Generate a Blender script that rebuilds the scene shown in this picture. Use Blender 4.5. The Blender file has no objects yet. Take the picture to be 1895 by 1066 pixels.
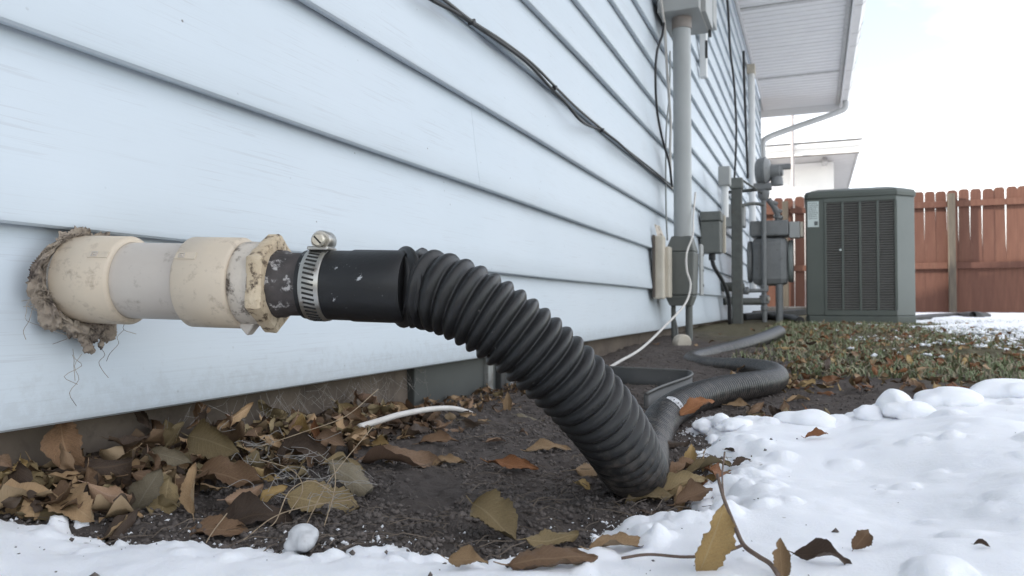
import bpy, bmesh, math, random
import numpy as np
from mathutils import Vector, Matrix, Euler
random.seed(7)
R = math.radians
S = bpy.context.scene
COL = S.collection

# ------------------------------------------------------------------ camera, sky, sun, exposure
CAM_Z = 0.16
cam = bpy.data.cameras.new('camera')
cam.sensor_width = 36.0
cam.lens = 26.6
cam.clip_start = 0.02
cam.clip_end = 900.0
cam.dof.use_dof = True
cam.dof.focus_distance = 0.62
cam.dof.aperture_fstop = 18.0
cam_o = bpy.data.objects.new('camera', cam)
COL.objects.link(cam_o)
cam_o.location = (0, 0, CAM_Z)
cam_o.rotation_euler = (R(90 + 1.35), 0, R(21.819))
S.camera = cam_o

SUN_DIR = Vector((-1.0, -0.42, 0.5)).normalized()
SUN_EL = math.asin(SUN_DIR.z)
SUN_AZ = math.atan2(SUN_DIR.x, SUN_DIR.y) % (2 * math.pi)
world = bpy.data.worlds.new('World')
S.world = world
world.use_nodes = True
nt = world.node_tree
nt.nodes.clear()
w_out = nt.nodes.new('ShaderNodeOutputWorld')
w_bg = nt.nodes.new('ShaderNodeBackground')
w_sky = nt.nodes.new('ShaderNodeTexSky')
w_sky.sky_type = 'NISHITA'
w_sky.sun_disc = False
w_sky.sun_elevation = SUN_EL
w_sky.sun_rotation = SUN_AZ
w_sky.air_density = 1.0
w_sky.dust_density = 0.7
w_tc = nt.nodes.new('ShaderNodeTexCoord')
w_map = nt.nodes.new('ShaderNodeMapping')
w_map.inputs['Location'].default_value = (1.80, 0.60, 3.90)
w_map.inputs['Scale'].default_value = (1.0, 1.0, 2.6)
w_noise = nt.nodes.new('ShaderNodeTexNoise')
w_noise.inputs['Scale'].default_value = 1.7
w_noise.inputs['Detail'].default_value = 7
w_noise.inputs['Roughness'].default_value = 0.55
w_ramp = nt.nodes.new('ShaderNodeValToRGB')
w_ramp.color_ramp.elements[0].position = 0.36
w_ramp.color_ramp.elements[1].position = 0.66
w_ramp.color_ramp.elements[0].color = (0.14, 0.14, 0.14, 1)
w_ramp.color_ramp.elements[1].color = (0.92, 0.92, 0.92, 1)
w_mix = nt.nodes.new('ShaderNodeMix')
w_mix.data_type = 'RGBA'
w_mix.inputs['B'].default_value = (7.0, 6.8, 6.55, 1)
L = nt.links.new
L(w_tc.outputs['Generated'], w_map.inputs['Vector'])
L(w_map.outputs['Vector'], w_noise.inputs['Vector'])
L(w_noise.outputs['Fac'], w_ramp.inputs['Fac'])
L(w_ramp.outputs['Color'], w_mix.inputs['Factor'])
L(w_sky.outputs['Color'], w_mix.inputs['A'])
L(w_mix.outputs['Result'], w_bg.inputs['Color'])
w_bg.inputs['Strength'].default_value = 0.13
L(w_bg.outputs['Background'], w_out.inputs['Surface'])

sun = bpy.data.lights.new('sun', 'SUN')
sun.energy = 2.6
sun.angle = R(0.6)
sun.color = (1.0, 0.95, 0.86)
sun_o = bpy.data.objects.new('sun', sun)
COL.objects.link(sun_o)
sun_o.location = SUN_DIR * 40
sun_o.rotation_euler = SUN_DIR.to_track_quat('Z', 'Y').to_euler()

S.view_settings.view_transform = 'Standard'
S.view_settings.look = 'None'
S.view_settings.gamma = 1.0
S.view_settings.use_curve_mapping = False
S.view_settings.exposure = 1.58

# ------------------------------------------------------------------ material helpers
def new_mat(name):
    m = bpy.data.materials.new(name)
    m.use_nodes = True
    t = m.node_tree
    b = t.nodes['Principled BSDF']
    tc = t.nodes.new('ShaderNodeTexCoord')
    return m, t, b, tc

def noise_node(t, vec, scale, detail=4, rough=0.55, stretch=None, dist=0.0):
    n = t.nodes.new('ShaderNodeTexNoise')
    n.inputs['Scale'].default_value = scale
    n.inputs['Detail'].default_value = detail
    n.inputs['Roughness'].default_value = rough
    n.inputs['Distortion'].default_value = dist
    if stretch:
        mp = t.nodes.new('ShaderNodeMapping')
        mp.inputs['Scale'].default_value = stretch
        t.links.new(vec, mp.inputs['Vector'])
        vec = mp.outputs['Vector']
    t.links.new(vec, n.inputs['Vector'])
    return n.outputs['Fac']

def ramp_node(t, fac, p0, p1, c0=(0, 0, 0), c1=(1, 1, 1)):
    r = t.nodes.new('ShaderNodeValToRGB')
    r.color_ramp.elements[0].position = p0
    r.color_ramp.elements[1].position = p1
    r.color_ramp.elements[0].color = (*c0, 1)
    r.color_ramp.elements[1].color = (*c1, 1)
    t.links.new(fac, r.inputs['Fac'])
    return r.outputs['Color']

def mix_node(t, fac, a, b):
    m = t.nodes.new('ShaderNodeMix')
    m.data_type = 'RGBA'
    for v, k in ((fac, 'Factor'), (a, 'A'), (b, 'B')):
        if isinstance(v, (int, float)):
            m.inputs[k].default_value = v
        elif isinstance(v, tuple):
            m.inputs[k].default_value = (*v, 1)
        else:
            t.links.new(v, m.inputs[k])
    return m.outputs['Result']

def math_node(t, op, a, b=0.0):
    m = t.nodes.new('ShaderNodeMath')
    m.operation = op
    for i, v in enumerate((a, b)):
        if isinstance(v, (int, float)):
            m.inputs[i].default_value = v
        else:
            t.links.new(v, m.inputs[i])
    return m.outputs[0]

def bump_node(t, b, height, strength, dist=0.002):
    n = t.nodes.new('ShaderNodeBump')
    n.inputs['Strength'].default_value = strength
    n.inputs['Distance'].default_value = dist
    t.links.new(height, n.inputs['Height'])
    prev = b.inputs['Normal'].links
    if prev:
        t.links.new(prev[0].from_socket, n.inputs['Normal'])
    t.links.new(n.outputs['Normal'], b.inputs['Normal'])

def simple(name, c, c2=None, rough=0.6, metal=0.0, scale=20, bump=0.0, bscale=120, stretch=None, dirt=None, dirt_scale=40, dirt_lo=.58, dirt_hi=.72, spec=0.4):
    m, t, b, tc = new_mat(name)
    v = tc.outputs['Object']
    c2 = c2 or tuple(x * 0.75 for x in c)
    col = mix_node(t, ramp_node(t, noise_node(t, v, scale, 5, .6, stretch), .3, .7), c, c2)
    if dirt:
        col = mix_node(t, ramp_node(t, noise_node(t, v, dirt_scale, 6, .7), dirt_lo, dirt_hi), col, dirt)
    t.links.new(col, b.inputs['Base Color'])
    b.inputs['Roughness'].default_value = rough
    b.inputs['Metallic'].default_value = metal
    b.inputs['Specular IOR Level'].default_value = spec
    if bump:
        bump_node(t, b, noise_node(t, v, bscale, 4, .6, stretch), bump)
    return m

# ------------------------------------------------------------------ mesh helpers
class MB:
    def __init__(s):
        s.v = []; s.f = []; s.uv = None
    def add(s, vs, fs):
        o = len(s.v)
        s.v += [tuple(p) for p in vs]
        s.f += [tuple(i + o for i in f) for f in fs]
        return s
    def box(s, a, b):
        (x0, y0, z0), (x1, y1, z1) = a, b
        x0, x1 = min(x0, x1), max(x0, x1); y0, y1 = min(y0, y1), max(y0, y1); z0, z1 = min(z0, z1), max(z0, z1)
        return s.add([(x0, y0, z0), (x1, y0, z0), (x1, y1, z0), (x0, y1, z0), (x0, y0, z1), (x1, y0, z1), (x1, y1, z1), (x0, y1, z1)],
                     [(0, 3, 2, 1), (4, 5, 6, 7), (0, 1, 5, 4), (1, 2, 6, 5), (2, 3, 7, 6), (3, 0, 4, 7)])
    def cbox(s, c, d, rot=None):
        h = [x / 2 for x in d]
        m = MB().box([-x for x in h], h)
        M = (rot or Matrix.Identity(3))
        return s.add([M @ Vector(p) + Vector(c) for p in m.v], m.f)
    def tube(s, path, rad, n=12, caps=True, ref=Vector((0.13, 0.21, 0.97))):
        P = [Vector(p) for p in path]
        rs = rad if hasattr(rad, '__len__') else [rad] * len(P)
        vs = []; fs = []
        N = None
        for i, p in enumerate(P):
            t = (P[min(i + 1, len(P) - 1)] - P[max(i - 1, 0)])
            if t.length < 1e-9: t = Vector((0, 0, 1))
            t.normalize()
            if N is None:
                N = ref - t * ref.dot(t)
                if N.length < .05: N = Vector((1, 0, 0)) - t * t.x
            N = N - t * N.dot(t); N.normalize()
            B = t.cross(N)
            for k in range(n):
                a = 2 * math.pi * k / n
                vs.append(p + (N * math.cos(a) + B * math.sin(a)) * rs[i])
        for i in range(len(P) - 1):
            for k in range(n):
                k2 = (k + 1) % n
                fs.append((i * n + k, i * n + k2, (i + 1) * n + k2, (i + 1) * n + k))
        if caps:
            fs.append(tuple(range(n))[::-1])
            fs.append(tuple(range((len(P) - 1) * n, len(P) * n)))
        return s.add(vs, fs)
    def lathe(s, p0, axis, prof, n=24, caps=True):
        # prof: (distance along axis, radius)
        a = Vector(axis).normalized()
        path = [Vector(p0) + a * d for d, r in prof]
        u = a.orthogonal().normalized(); w = a.cross(u)
        vs = []; fs = []
        for q, (d, r) in zip(path, prof):
            for k in range(n):
                an = 2 * math.pi * k / n
                vs.append(q + (u * math.cos(an) + w * math.sin(an)) * r)
        for i in range(len(prof) - 1):
            for k in range(n):
                k2 = (k + 1) % n
                fs.append((i * n + k, i * n + k2, (i + 1) * n + k2, (i + 1) * n + k))
        if caps:
            fs.append(tuple(range(n))[::-1])
            fs.append(tuple(range((len(prof) - 1) * n, len(prof) * n)))
        return s.add(vs, fs)
    def prism(s, poly, d0, d1, to3):
        # poly: 2D outline, to3(u, v, d) -> point
        n = len(poly)
        vs = [to3(u, v, d0) for u, v in poly] + [to3(u, v, d1) for u, v in poly]
        fs = [(i, (i + 1) % n, n + (i + 1) % n, n + i) for i in range(n)]
        fs += [tuple(range(n))[::-1], tuple(range(n, 2 * n))]
        return s.add(vs, fs)

def base_of(o):
    while o.parent: o = o.parent
    return Vector(o.location)

def put(mb, name, m, parent=None, smooth=False, bevel=0, origin=None, fix=True, angle=40):
    base = base_of(parent) if parent else Vector(origin or (0, 0, 0))
    me = bpy.data.meshes.new(name)
    me.from_pydata([tuple(Vector(p) - base) for p in mb.v], [], mb.f)
    if fix:
        bm = bmesh.new(); bm.from_mesh(me)
        bmesh.ops.recalc_face_normals(bm, faces=bm.faces)
        bm.to_mesh(me); bm.free()
    if mb.uv is not None:
        uvl = me.uv_layers.new(name='UVMap')
        vi = np.zeros(len(me.loops), dtype=np.int32); me.loops.foreach_get('vertex_index', vi)
        uvl.data.foreach_set('uv', np.array(mb.uv, dtype=np.float32)[vi].ravel())
    me.materials.append(m)
    if smooth:
        me.polygons.foreach_set('use_smooth', [True] * len(me.polygons))
        if angle < 180:
            me.set_sharp_from_angle(angle=R(angle))
    o = bpy.data.objects.new(name, me)
    COL.objects.link(o)
    if parent: o.parent = parent
    else: o.location = base
    if bevel:
        b = o.modifiers.new('bevel', 'BEVEL'); b.width = bevel; b.segments = 2; b.limit_method = 'ANGLE'
    return o

def tag(o, label, cat, group=None, kind=None):
    o['label'] = label; o['category'] = cat
    if group: o['group'] = group
    if kind: o['kind'] = kind
    return o

def thing(name, label, cat, loc, group=None):
    o = bpy.data.objects.new(name, None)
    o.empty_display_size = .05
    COL.objects.link(o); o.location = loc
    return tag(o, label, cat, group)

def np_mesh(name, V, F, m, smooth=True, uv=None, kind=None):
    F = np.asarray(F, dtype=np.int32)
    me = bpy.data.meshes.new(name)
    k = F.shape[1]
    me.vertices.add(len(V)); me.vertices.foreach_set('co', np.asarray(V, dtype=np.float32).ravel())
    me.loops.add(F.size); me.loops.foreach_set('vertex_index', F.ravel())
    me.polygons.add(len(F)); me.polygons.foreach_set('loop_start', np.arange(0, F.size, k, dtype=np.int32))
    if uv is not None:
        ul = me.uv_layers.new(name='UVMap'); ul.data.foreach_set('uv', np.asarray(uv, dtype=np.float32)[F.ravel()].ravel())
    me.update(calc_edges=True)
    me.validate()
    if smooth: me.polygons.foreach_set('use_smooth', [True] * len(me.polygons))
    me.materials.append(m)
    o = bpy.data.objects.new(name, me); COL.objects.link(o)
    if kind: o['kind'] = kind
    return o

def spline(pts, per=12):
    # Catmull-Rom through the points (any dimension)
    P = [np.array(p, dtype=float) for p in pts]
    P = [2 * P[0] - P[1]] + P + [2 * P[-1] - P[-2]]
    out = []
    for i in range(1, len(P) - 2):
        p0, p1, p2, p3 = P[i - 1:i + 3]
        for k in range(per):
            t = k / per
            out.append(.5 * ((2 * p1) + (p2 - p0) * t + (2 * p0 - 5 * p1 + 4 * p2 - p3) * t * t + (3 * p1 - p0 - 3 * p2 + p3) * t ** 3))
    out.append(P[-2])
    return out

def sstep(a, b, x):
    t = np.clip((x - a) / (b - a), 0, 1)
    return t * t * (3 - 2 * t)

def vnoise(x, y, seed=0):
    xi = np.floor(x).astype(np.int64); yi = np.floor(y).astype(np.int64)
    xf = x - xi; yf = y - yi
    u = xf * xf * xf * (xf * (xf * 6 - 15) + 10); v = yf * yf * yf * (yf * (yf * 6 - 15) + 10)
    def h(a, b):
        n = (a * 374761393 + b * 668265263 + seed * 982451653) & 0xFFFFFFFF
        n = ((n ^ (n >> 13)) * 1274126177) & 0xFFFFFFFF
        n = (n ^ (n >> 16)) & 0xFFFF
        return n / 32767.5 - 1
    return (h(xi, yi) * (1 - u) + h(xi + 1, yi) * u) * (1 - v) + (h(xi, yi + 1) * (1 - u) + h(xi + 1, yi + 1) * u) * v

def fbm(x, y, f, octv=3, seed=0):
    s = 0; a = 1; tot = 0
    for i in range(octv):
        s = s + a * vnoise(x * f + 17.3 * i, y * f - 9.1 * i, seed + i); tot += a; a *= .5; f *= 2.03
    return s / tot

def poly_sd(x, y, poly):
    # signed distance, positive inside
    d = np.full(x.shape, 1e9); ins = np.zeros(x.shape, dtype=bool)
    n = len(poly)
    for i in range(n):
        ax, ay = poly[i]; bx, by = poly[(i + 1) % n]
        ex, ey = bx - ax, by - ay
        t = np.clip(((x - ax) * ex + (y - ay) * ey) / (ex * ex + ey * ey + 1e-12), 0, 1)
        d = np.minimum(d, (x - ax - t * ex) ** 2 + (y - ay - t * ey) ** 2)
        c = (ay > y) != (by > y)
        ins ^= c & (x < (bx - ax) * (y - ay) / ((by - ay) if by != ay else 1e-12) + ax)
    d = np.sqrt(d)
    return np.where(ins, d, -d)

# ------------------------------------------------------------------ materials
def make_siding(name='siding_paint'):
    m, t, b, tc = new_mat(name)
    v = tc.outputs['Object']
    base = mix_node(t, ramp_node(t, noise_node(t, v, 3.0, 4), .3, .7), (.535, .590, .640), (.560, .608, .655))
    # fine weather checks running along the boards
    fine = noise_node(t, v, 1.0, 3, .6, (1, 7, 430), .5)
    ck = ramp_node(t, fine, (.40), .425, (1, 1, 1), (0, 0, 0))
    patch = ramp_node(t, noise_node(t, v, 7.0, 3, .6, (1, 1, 3)), .40, .60)
    ckm = mix_node(t, patch, (0, 0, 0), ck)
    base = mix_node(t, math_node(t, 'MULTIPLY', ckm, .20), base, (.33, .32, .34))
    # grey dust film in soft patches, brown specks
    film = ramp_node(t, noise_node(t, v, 9.0, 5, .6, (1, .5, 1.5)), .5, .85)
    base = mix_node(t, math_node(t, 'MULTIPLY', film, .09), base, (.42, .42, .41))
    vor = t.nodes.new('ShaderNodeTexVoronoi'); vor.inputs['Scale'].default_value = 42
    t.links.new(v, vor.inputs['Vector'])
    sp = ramp_node(t, vor.outputs['Distance'], .045, .075, (1, 1, 1), (0, 0, 0))
    sel = ramp_node(t, noise_node(t, v, 11.0, 2), .54, .60)
    base = mix_node(t, math_node(t, 'MULTIPLY', math_node(t, 'MULTIPLY', sp, sel), .8), base, (.10, .085, .075))
    t.links.new(base, b.inputs['Base Color'])
    b.inputs['Roughness'].default_value = .48
    b.inputs['Specular IOR Level'].default_value = .35
    bump_node(t, b, noise_node(t, v, 1.0, 4, .6, (1, 12, 330), .4), .12, .0010)
    bump_node(t, b, ckm, -.35, .0008)
    return m
M_siding = make_siding()
M_conc = simple('foundation_concrete', (.175, .138, .108), (.105, .083, .066), .95, scale=9, bump=.5, bscale=60, dirt=(.075, .06, .05), dirt_scale=14, dirt_lo=.5, dirt_hi=.68)
M_trim = simple('white_paint_trim', (.72, .72, .71), (.64, .64, .64), .5, scale=6, dirt=(.45, .43, .40), dirt_scale=9, dirt_lo=.62, dirt_hi=.9)
M_soffit = simple('soffit_vinyl', (.80, .79, .78), (.75, .74, .74), .5, scale=4)
M_roof = simple('shingle', (.11, .10, .095), (.07, .065, .06), .95, scale=30, bump=.6, bscale=40)
M_pvc = simple('cream_plastic', (.62, .52, .40), (.55, .47, .375), .45, scale=22, dirt=(.26, .20, .15), dirt_scale=70, dirt_lo=.55, dirt_hi=.78, bump=.05, bscale=200)
M_pvc_grey = simple('grey_white_plastic', (.55, .50, .44), (.48, .43, .385), .42, scale=14, dirt=(.24, .20, .16), dirt_scale=75, dirt_lo=.58, dirt_hi=.80, bump=.05, bscale=200)
M_pvc_dirty = simple('grimy_plastic', (.60, .545, .48), (.50, .435, .36), .6, scale=30, dirt=(.085, .065, .05), dirt_scale=80, dirt_lo=.50, dirt_hi=.64, bump=.35, bscale=220)
M_pvc_rim = simple('worn_plastic_rim', (.66, .55, .40), (.45, .34, .22), .6, scale=60, dirt=(.09, .06, .04), dirt_scale=120, dirt_lo=.52, dirt_hi=.62, bump=.5, bscale=260)
M_barb = simple('stained_barb', (.085, .072, .068), (.035, .031, .031), .6, scale=55, dirt=(.42, .40, .39), dirt_scale=95, dirt_lo=.555, dirt_hi=.63, bump=.3, bscale=150)
M_foam = simple('dried_foam', (.37, .31, .245), (.23, .185, .15), .85, scale=40, dirt=(.075, .058, .05), dirt_scale=60, dirt_lo=.50, dirt_hi=.62, bump=1.0, bscale=170)
M_rubber = simple('black_rubber', (.009, .009, .0098), (.014, .014, .0148), .46, scale=25, dirt=(.42, .42, .43), dirt_scale=110, dirt_lo=.655, dirt_hi=.70, bump=.12, bscale=300, spec=.45)
M_rubber_dusty = simple('dusty_rubber_hose', (.0105, .0105, .0112), (.017, .0168, .0168), .40, scale=20, dirt=(.22, .21, .20), dirt_scale=150, dirt_lo=.665, dirt_hi=.74, bump=.12, bscale=300, spec=.4)
def muddy(m, lo, hi, amount, mud):
    t = m.node_tree; b = t.nodes['Principled BSDF']
    v = [n for n in t.nodes if n.bl_idname == 'ShaderNodeTexCoord'][0].outputs['Object']
    sep = t.nodes.new('ShaderNodeSeparateXYZ'); t.links.new(v, sep.inputs[0])
    spl = math_node(t, 'ADD', math_node(t, 'MULTIPLY', math_node(t, 'SUBTRACT', hi, sep.outputs['Z']), 1 / (hi - lo)), math_node(t, 'MULTIPLY', math_node(t, 'SUBTRACT', noise_node(t, v, 85, 6, .75), .5), 3.2))
    f = math_node(t, 'MULTIPLY', ramp_node(t, spl, .45, 1.15), amount)
    src = b.inputs['Base Color'].links[0].from_socket
    t.links.new(mix_node(t, f, src, mud), b.inputs['Base Color'])
muddy(M_rubber_dusty, .0, .075, .55, (.105, .088, .076))
muddy(M_siding, .07, .125, .13, (.20, .17, .145))
M_print = simple('white_print', (.62, .62, .63), (.30, .30, .31), .6, scale=160)
M_steel = simple('clamp_steel', (.50, .49, .46), (.36, .34, .31), .34, .9, scale=60, dirt=(.17, .13, .10), dirt_scale=90, dirt_lo=.58, dirt_hi=.74)
M_dark = simple('dark_slot', (.02, .02, .02), (.03, .028, .025), .8)
M_gpaint = simple('grey_utility_paint', (.36, .365, .355), (.31, .315, .31), .5, scale=6, dirt=(.22, .21, .19), dirt_scale=12, dirt_lo=.62, dirt_hi=.85)
M_gpipe = simple('grey_conduit_pvc', (.38, .39, .385), (.33, .34, .335), .42, scale=5, dirt=(.25, .24, .22), dirt_scale=18, dirt_lo=.66, dirt_hi=.85)
M_gdark = simple('dark_grey_box', (.135, .14, .13), (.115, .12, .11), .5, scale=10, dirt=(.08, .075, .065), dirt_scale=30, dirt_lo=.6, dirt_hi=.8)
M_gas = simple('gas_meter_grey', (.205, .21, .21), (.16, .165, .168), .45, scale=14, dirt=(.05, .045, .04), dirt_scale=30, dirt_lo=.6, dirt_hi=.8)
M_gpole = simple('steel_post', (.10, .105, .095), (.075, .075, .07), .6, scale=25, dirt=(.09, .06, .04), dirt_scale=22, dirt_lo=.58, dirt_hi=.8)
M_beige = simple('beige_plastic', (.56, .51, .43), (.48, .43, .35), .55, scale=20, dirt=(.25, .20, .15), dirt_scale=25, dirt_lo=.6, dirt_hi=.85)
M_wcable = simple('white_cable', (.66, .63, .60), (.56, .53, .49), .45, scale=40, dirt=(.30, .26, .22), dirt_scale=45, dirt_lo=.66, dirt_hi=.85)
M_bcable = simple('black_cable', (.018, .018, .02), (.03, .03, .032), .5, scale=40)
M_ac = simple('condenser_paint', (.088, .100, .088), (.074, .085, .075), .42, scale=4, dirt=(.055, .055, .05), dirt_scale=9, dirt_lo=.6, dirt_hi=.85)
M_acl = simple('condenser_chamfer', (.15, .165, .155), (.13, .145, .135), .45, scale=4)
M_coil = simple('condenser_coil', (.012, .012, .012), (.02, .018, .016), .7, scale=60)
M_label = simple('paper_label', (.60, .66, .64), (.54, .60, .58), .6, scale=15)
M_ink = simple('label_ink', (.09, .10, .10), (.14, .15, .15), .7)
M_padc = simple('pad_concrete', (.27, .255, .235), (.20, .185, .17), .95, scale=15, bump=.4, bscale=60, dirt=(.08, .07, .055), dirt_scale=14, dirt_lo=.5, dirt_hi=.75)
M_tray = simple('dark_tray', (.045, .046, .045), (.06, .058, .055), .55, scale=20, dirt=(.17, .155, .13), dirt_scale=16, dirt_lo=.60, dirt_hi=.80)
M_galv = simple('weathered_metal', (.33, .335, .325), (.22, .22, .21), .5, .35, scale=22, dirt=(.12, .10, .08), dirt_scale=30, dirt_lo=.55, dirt_hi=.75)
M_panel = simple('grey_vent_metal', (.085, .09, .085), (.065, .068, .064), .55, .2, scale=8, dirt=(.15, .12, .09), dirt_scale=20, dirt_lo=.58, dirt_hi=.75)
M_edging = simple('black_edging', (.016, .016, .017), (.03, .028, .026), .6, scale=12, dirt=(.07, .06, .05), dirt_scale=18, dirt_lo=.55, dirt_hi=.75)
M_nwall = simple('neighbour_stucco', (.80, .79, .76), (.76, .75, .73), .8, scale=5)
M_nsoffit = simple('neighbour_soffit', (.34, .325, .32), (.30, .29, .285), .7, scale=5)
M_wire = simple('wire_sheath', (.08, .08, .085), (.10, .10, .105), .6)
M_twig = simple('twig_bark', (.11, .075, .06), (.18, .13, .10), .8, scale=90, bump=.4, bscale=200)
M_straw = simple('dead_grass', (.40, .31, .21), (.28, .21, .14), .7, scale=60)
M_web = simple('grey_fibre', (.34, .32, .30), (.25, .23, .21), .8, scale=60)

def make_fence_mat():
    m, t, b, tc = new_mat('red_stained_cedar')
    v = tc.outputs['Object']
    oi = t.nodes.new('ShaderNodeObjectInfo')
    col = mix_node(t, ramp_node(t, noise_node(t, v, 3.0, 6, .65, (9, 9, .8)), .3, .7), (.105, .042, .026), (.160, .072, .045))
    col = mix_node(t, math_node(t, 'MULTIPLY', oi.outputs['Random'], .55), col, (.075, .028, .019))
    wear = ramp_node(t, noise_node(t, v, 2.2, 5, .65, (6, 6, 1)), .56, .78)
    col = mix_node(t, math_node(t, 'MULTIPLY', wear, .6), col, (.17, .095, .06))
    t.links.new(col, b.inputs['Base Color'])
    b.inputs['Roughness'].default_value = .8
    bump_node(t, b, noise_node(t, v, 5, 5, .6, (14, 14, .6)), .4, .002)
    return m
M_fence = make_fence_mat()
M_fpost = simple('weathered_post', (.125, .105, .08), (.085, .072, .058), .9, scale=8, stretch=(4, 4, .5), bump=.4, bscale=20)

def make_ground_mat():
    m, t, b, tc = new_mat('soil')
    v = tc.outputs['Object']
    n1 = ramp_node(t, noise_node(t, v, 60, 6, .7), .3, .72)
    soil = mix_node(t, n1, (.055, .046, .042), (.16, .135, .122))
    soil = mix_node(t, ramp_node(t, noise_node(t, v, 5, 4), .35, .7), soil, (.105, .089, .081))
    grit = ramp_node(t, noise_node(t, v, 260, 2, .5), .68, .74)
    soil = mix_node(t, math_node(t, 'MULTIPLY', grit, .55), soil, (.22, .19, .165))
    lawn = mix_node(t, ramp_node(t, noise_node(t, v, 22, 5, .7), .3, .7), (.075, .070, .042), (.15, .125, .08))
    sep = t.nodes.new('ShaderNodeSeparateXYZ'); t.links.new(v, sep.inputs[0])
    e = math_node(t, 'ADD', math_node(t, 'MULTIPLY', sep.outputs['X'], 1.2), math_node(t, 'MULTIPLY', sep.outputs['Y'], .55))
    e = math_node(t, 'ADD', e, math_node(t, 'MULTIPLY', noise_node(t, v, 4, 4), .9))
    col = mix_node(t, ramp_node(t, e, .0, 1.0) if False else math_node(t, 'MINIMUM', math_node(t, 'MAXIMUM', math_node(t, 'MULTIPLY', math_node(t, 'SUBTRACT', e, 1.55), 2.5), 0), 1), soil, lawn)
    t.links.new(col, b.inputs['Base Color'])
    b.inputs['Roughness'].default_value = .95
    b.inputs['Specular IOR Level'].default_value = .15
    bump_node(t, b, noise_node(t, v, 260, 5, .75), 1.0, .004)
    return m
M_ground = make_ground_mat()

def make_snow_mat():
    m, t, b, tc = new_mat('snow')
    v = tc.outputs['Object']
    col = mix_node(t, ramp_node(t, noise_node(t, v, 6, 4), .3, .7), (.88, .885, .91), (.84, .85, .885))
    vor = t.nodes.new('ShaderNodeTexVoronoi'); vor.inputs['Scale'].default_value = 55
    t.links.new(v, vor.inputs['Vector'])
    sp = ramp_node(t, vor.outputs['Distance'], .05, .12, (1, 1, 1), (0, 0, 0))
    sel = ramp_node(t, noise_node(t, v, 9, 3), .60, .66)
    col = mix_node(t, math_node(t, 'MULTIPLY', math_node(t, 'MULTIPLY', sp, sel), .75), col, (.16, .12, .09))
    t.links.new(col, b.inputs['Base Color'])
    b.inputs['Roughness'].default_value = .65
    b.inputs['Specular IOR Level'].default_value = .25
    b.inputs['Subsurface Weight'].default_value = .25
    b.inputs['Subsurface Radius'].default_value = (.012, .014, .018)
    b.inputs['Subsurface Scale'].default_value = .6
    bump_node(t, b, noise_node(t, v, 330, 5, .75), .55, .0016)
    bump_node(t, b, noise_node(t, v, 30, 3, .5), .10, .004)
    return m
M_snow = make_snow_mat()
M_ice = simple('icy_snow', (.62, .63, .645), (.46, .46, .47), .35, scale=60, bump=.5, bscale=120, dirt=(.25, .22, .20), dirt_scale=60, dirt_lo=.62, dirt_hi=.8)

def make_leaf(name, c1, c2, vein, back):
    m, t, b, tc = new_mat(name)
    uv = t.nodes.new('ShaderNodeUVMap')
    oi = t.nodes.new('ShaderNodeObjectInfo')
    sep = t.nodes.new('ShaderNodeSeparateXYZ'); t.links.new(uv.outputs[0], sep.inputs[0])
    u, w = sep.outputs['X'], sep.outputs['Y']          # along, across (-1..1 stored 0..1)
    ac = math_node(t, 'ABSOLUTE', math_node(t, 'SUBTRACT', math_node(t, 'MULTIPLY', w, 2.0), 1.0))
    mid = math_node(t, 'LESS_THAN', ac, .045)
    # side veins sweep forward from the midrib
    ph = math_node(t, 'SUBTRACT', math_node(t, 'MULTIPLY', u, 15.0), math_node(t, 'MULTIPLY', ac, 3.4))
    sv = math_node(t, 'ABSOLUTE', math_node(t, 'SUBTRACT', math_node(t, 'FRACT', ph), .5))
    side = ramp_node(t, sv, .025, .085, (1, 1, 1), (0, 0, 0))
    vv = math_node(t, 'MAXIMUM', mid, math_node(t, 'MULTIPLY', side, .55))
    v = tc.outputs['Object']
    off = t.nodes.new('ShaderNodeVectorMath'); off.operation = 'ADD'
    t.links.new(v, off.inputs[0]); t.links.new(oi.outputs['Location'], off.inputs[1])
    v = off.outputs[0]
    col = mix_node(t, ramp_node(t, noise_node(t, v, 38, 5, .65), .3, .7), c1, c2)
    blot = ramp_node(t, noise_node(t, v, 70, 5, .7), .56, .68)
    col = mix_node(t, math_node(t, 'MULTIPLY', blot, .6), col, tuple(x * .35 for x in c1))
    edge = ramp_node(t, ac, .72, 1.0)
    col = mix_node(t, math_node(t, 'MULTIPLY', edge, .35), col, tuple(x * .5 for x in c2))
    col = mix_node(t, math_node(t, 'MULTIPLY', vv, .55), col, vein)
    geo = t.nodes.new('ShaderNodeNewGeometry')
    col = mix_node(t, math_node(t, 'MULTIPLY', geo.outputs['Backfacing'], .75), col, back)
    hsv = t.nodes.new('ShaderNodeHueSaturation')
    mr = t.nodes.new('ShaderNodeMapRange'); mr.inputs['To Min'].default_value = .7; mr.inputs['To Max'].default_value = 1.25
    t.links.new(oi.outputs['Random'], mr.inputs['Value']); t.links.new(mr.outputs[0], hsv.inputs['Value'])
    t.links.new(col, hsv.inputs['Color'])
    t.links.new(hsv.outputs['Color'], b.inputs['Base Color'])
    b.inputs['Roughness'].default_value = .62
    b.inputs['Specular IOR Level'].default_value = .3
    hgt = math_node(t, 'ADD', vv, math_node(t, 'MULTIPLY', noise_node(t, v, 150, 4, .6), .8))
    bump_node(t, b, hgt, .55, .0012)
    return m
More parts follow.
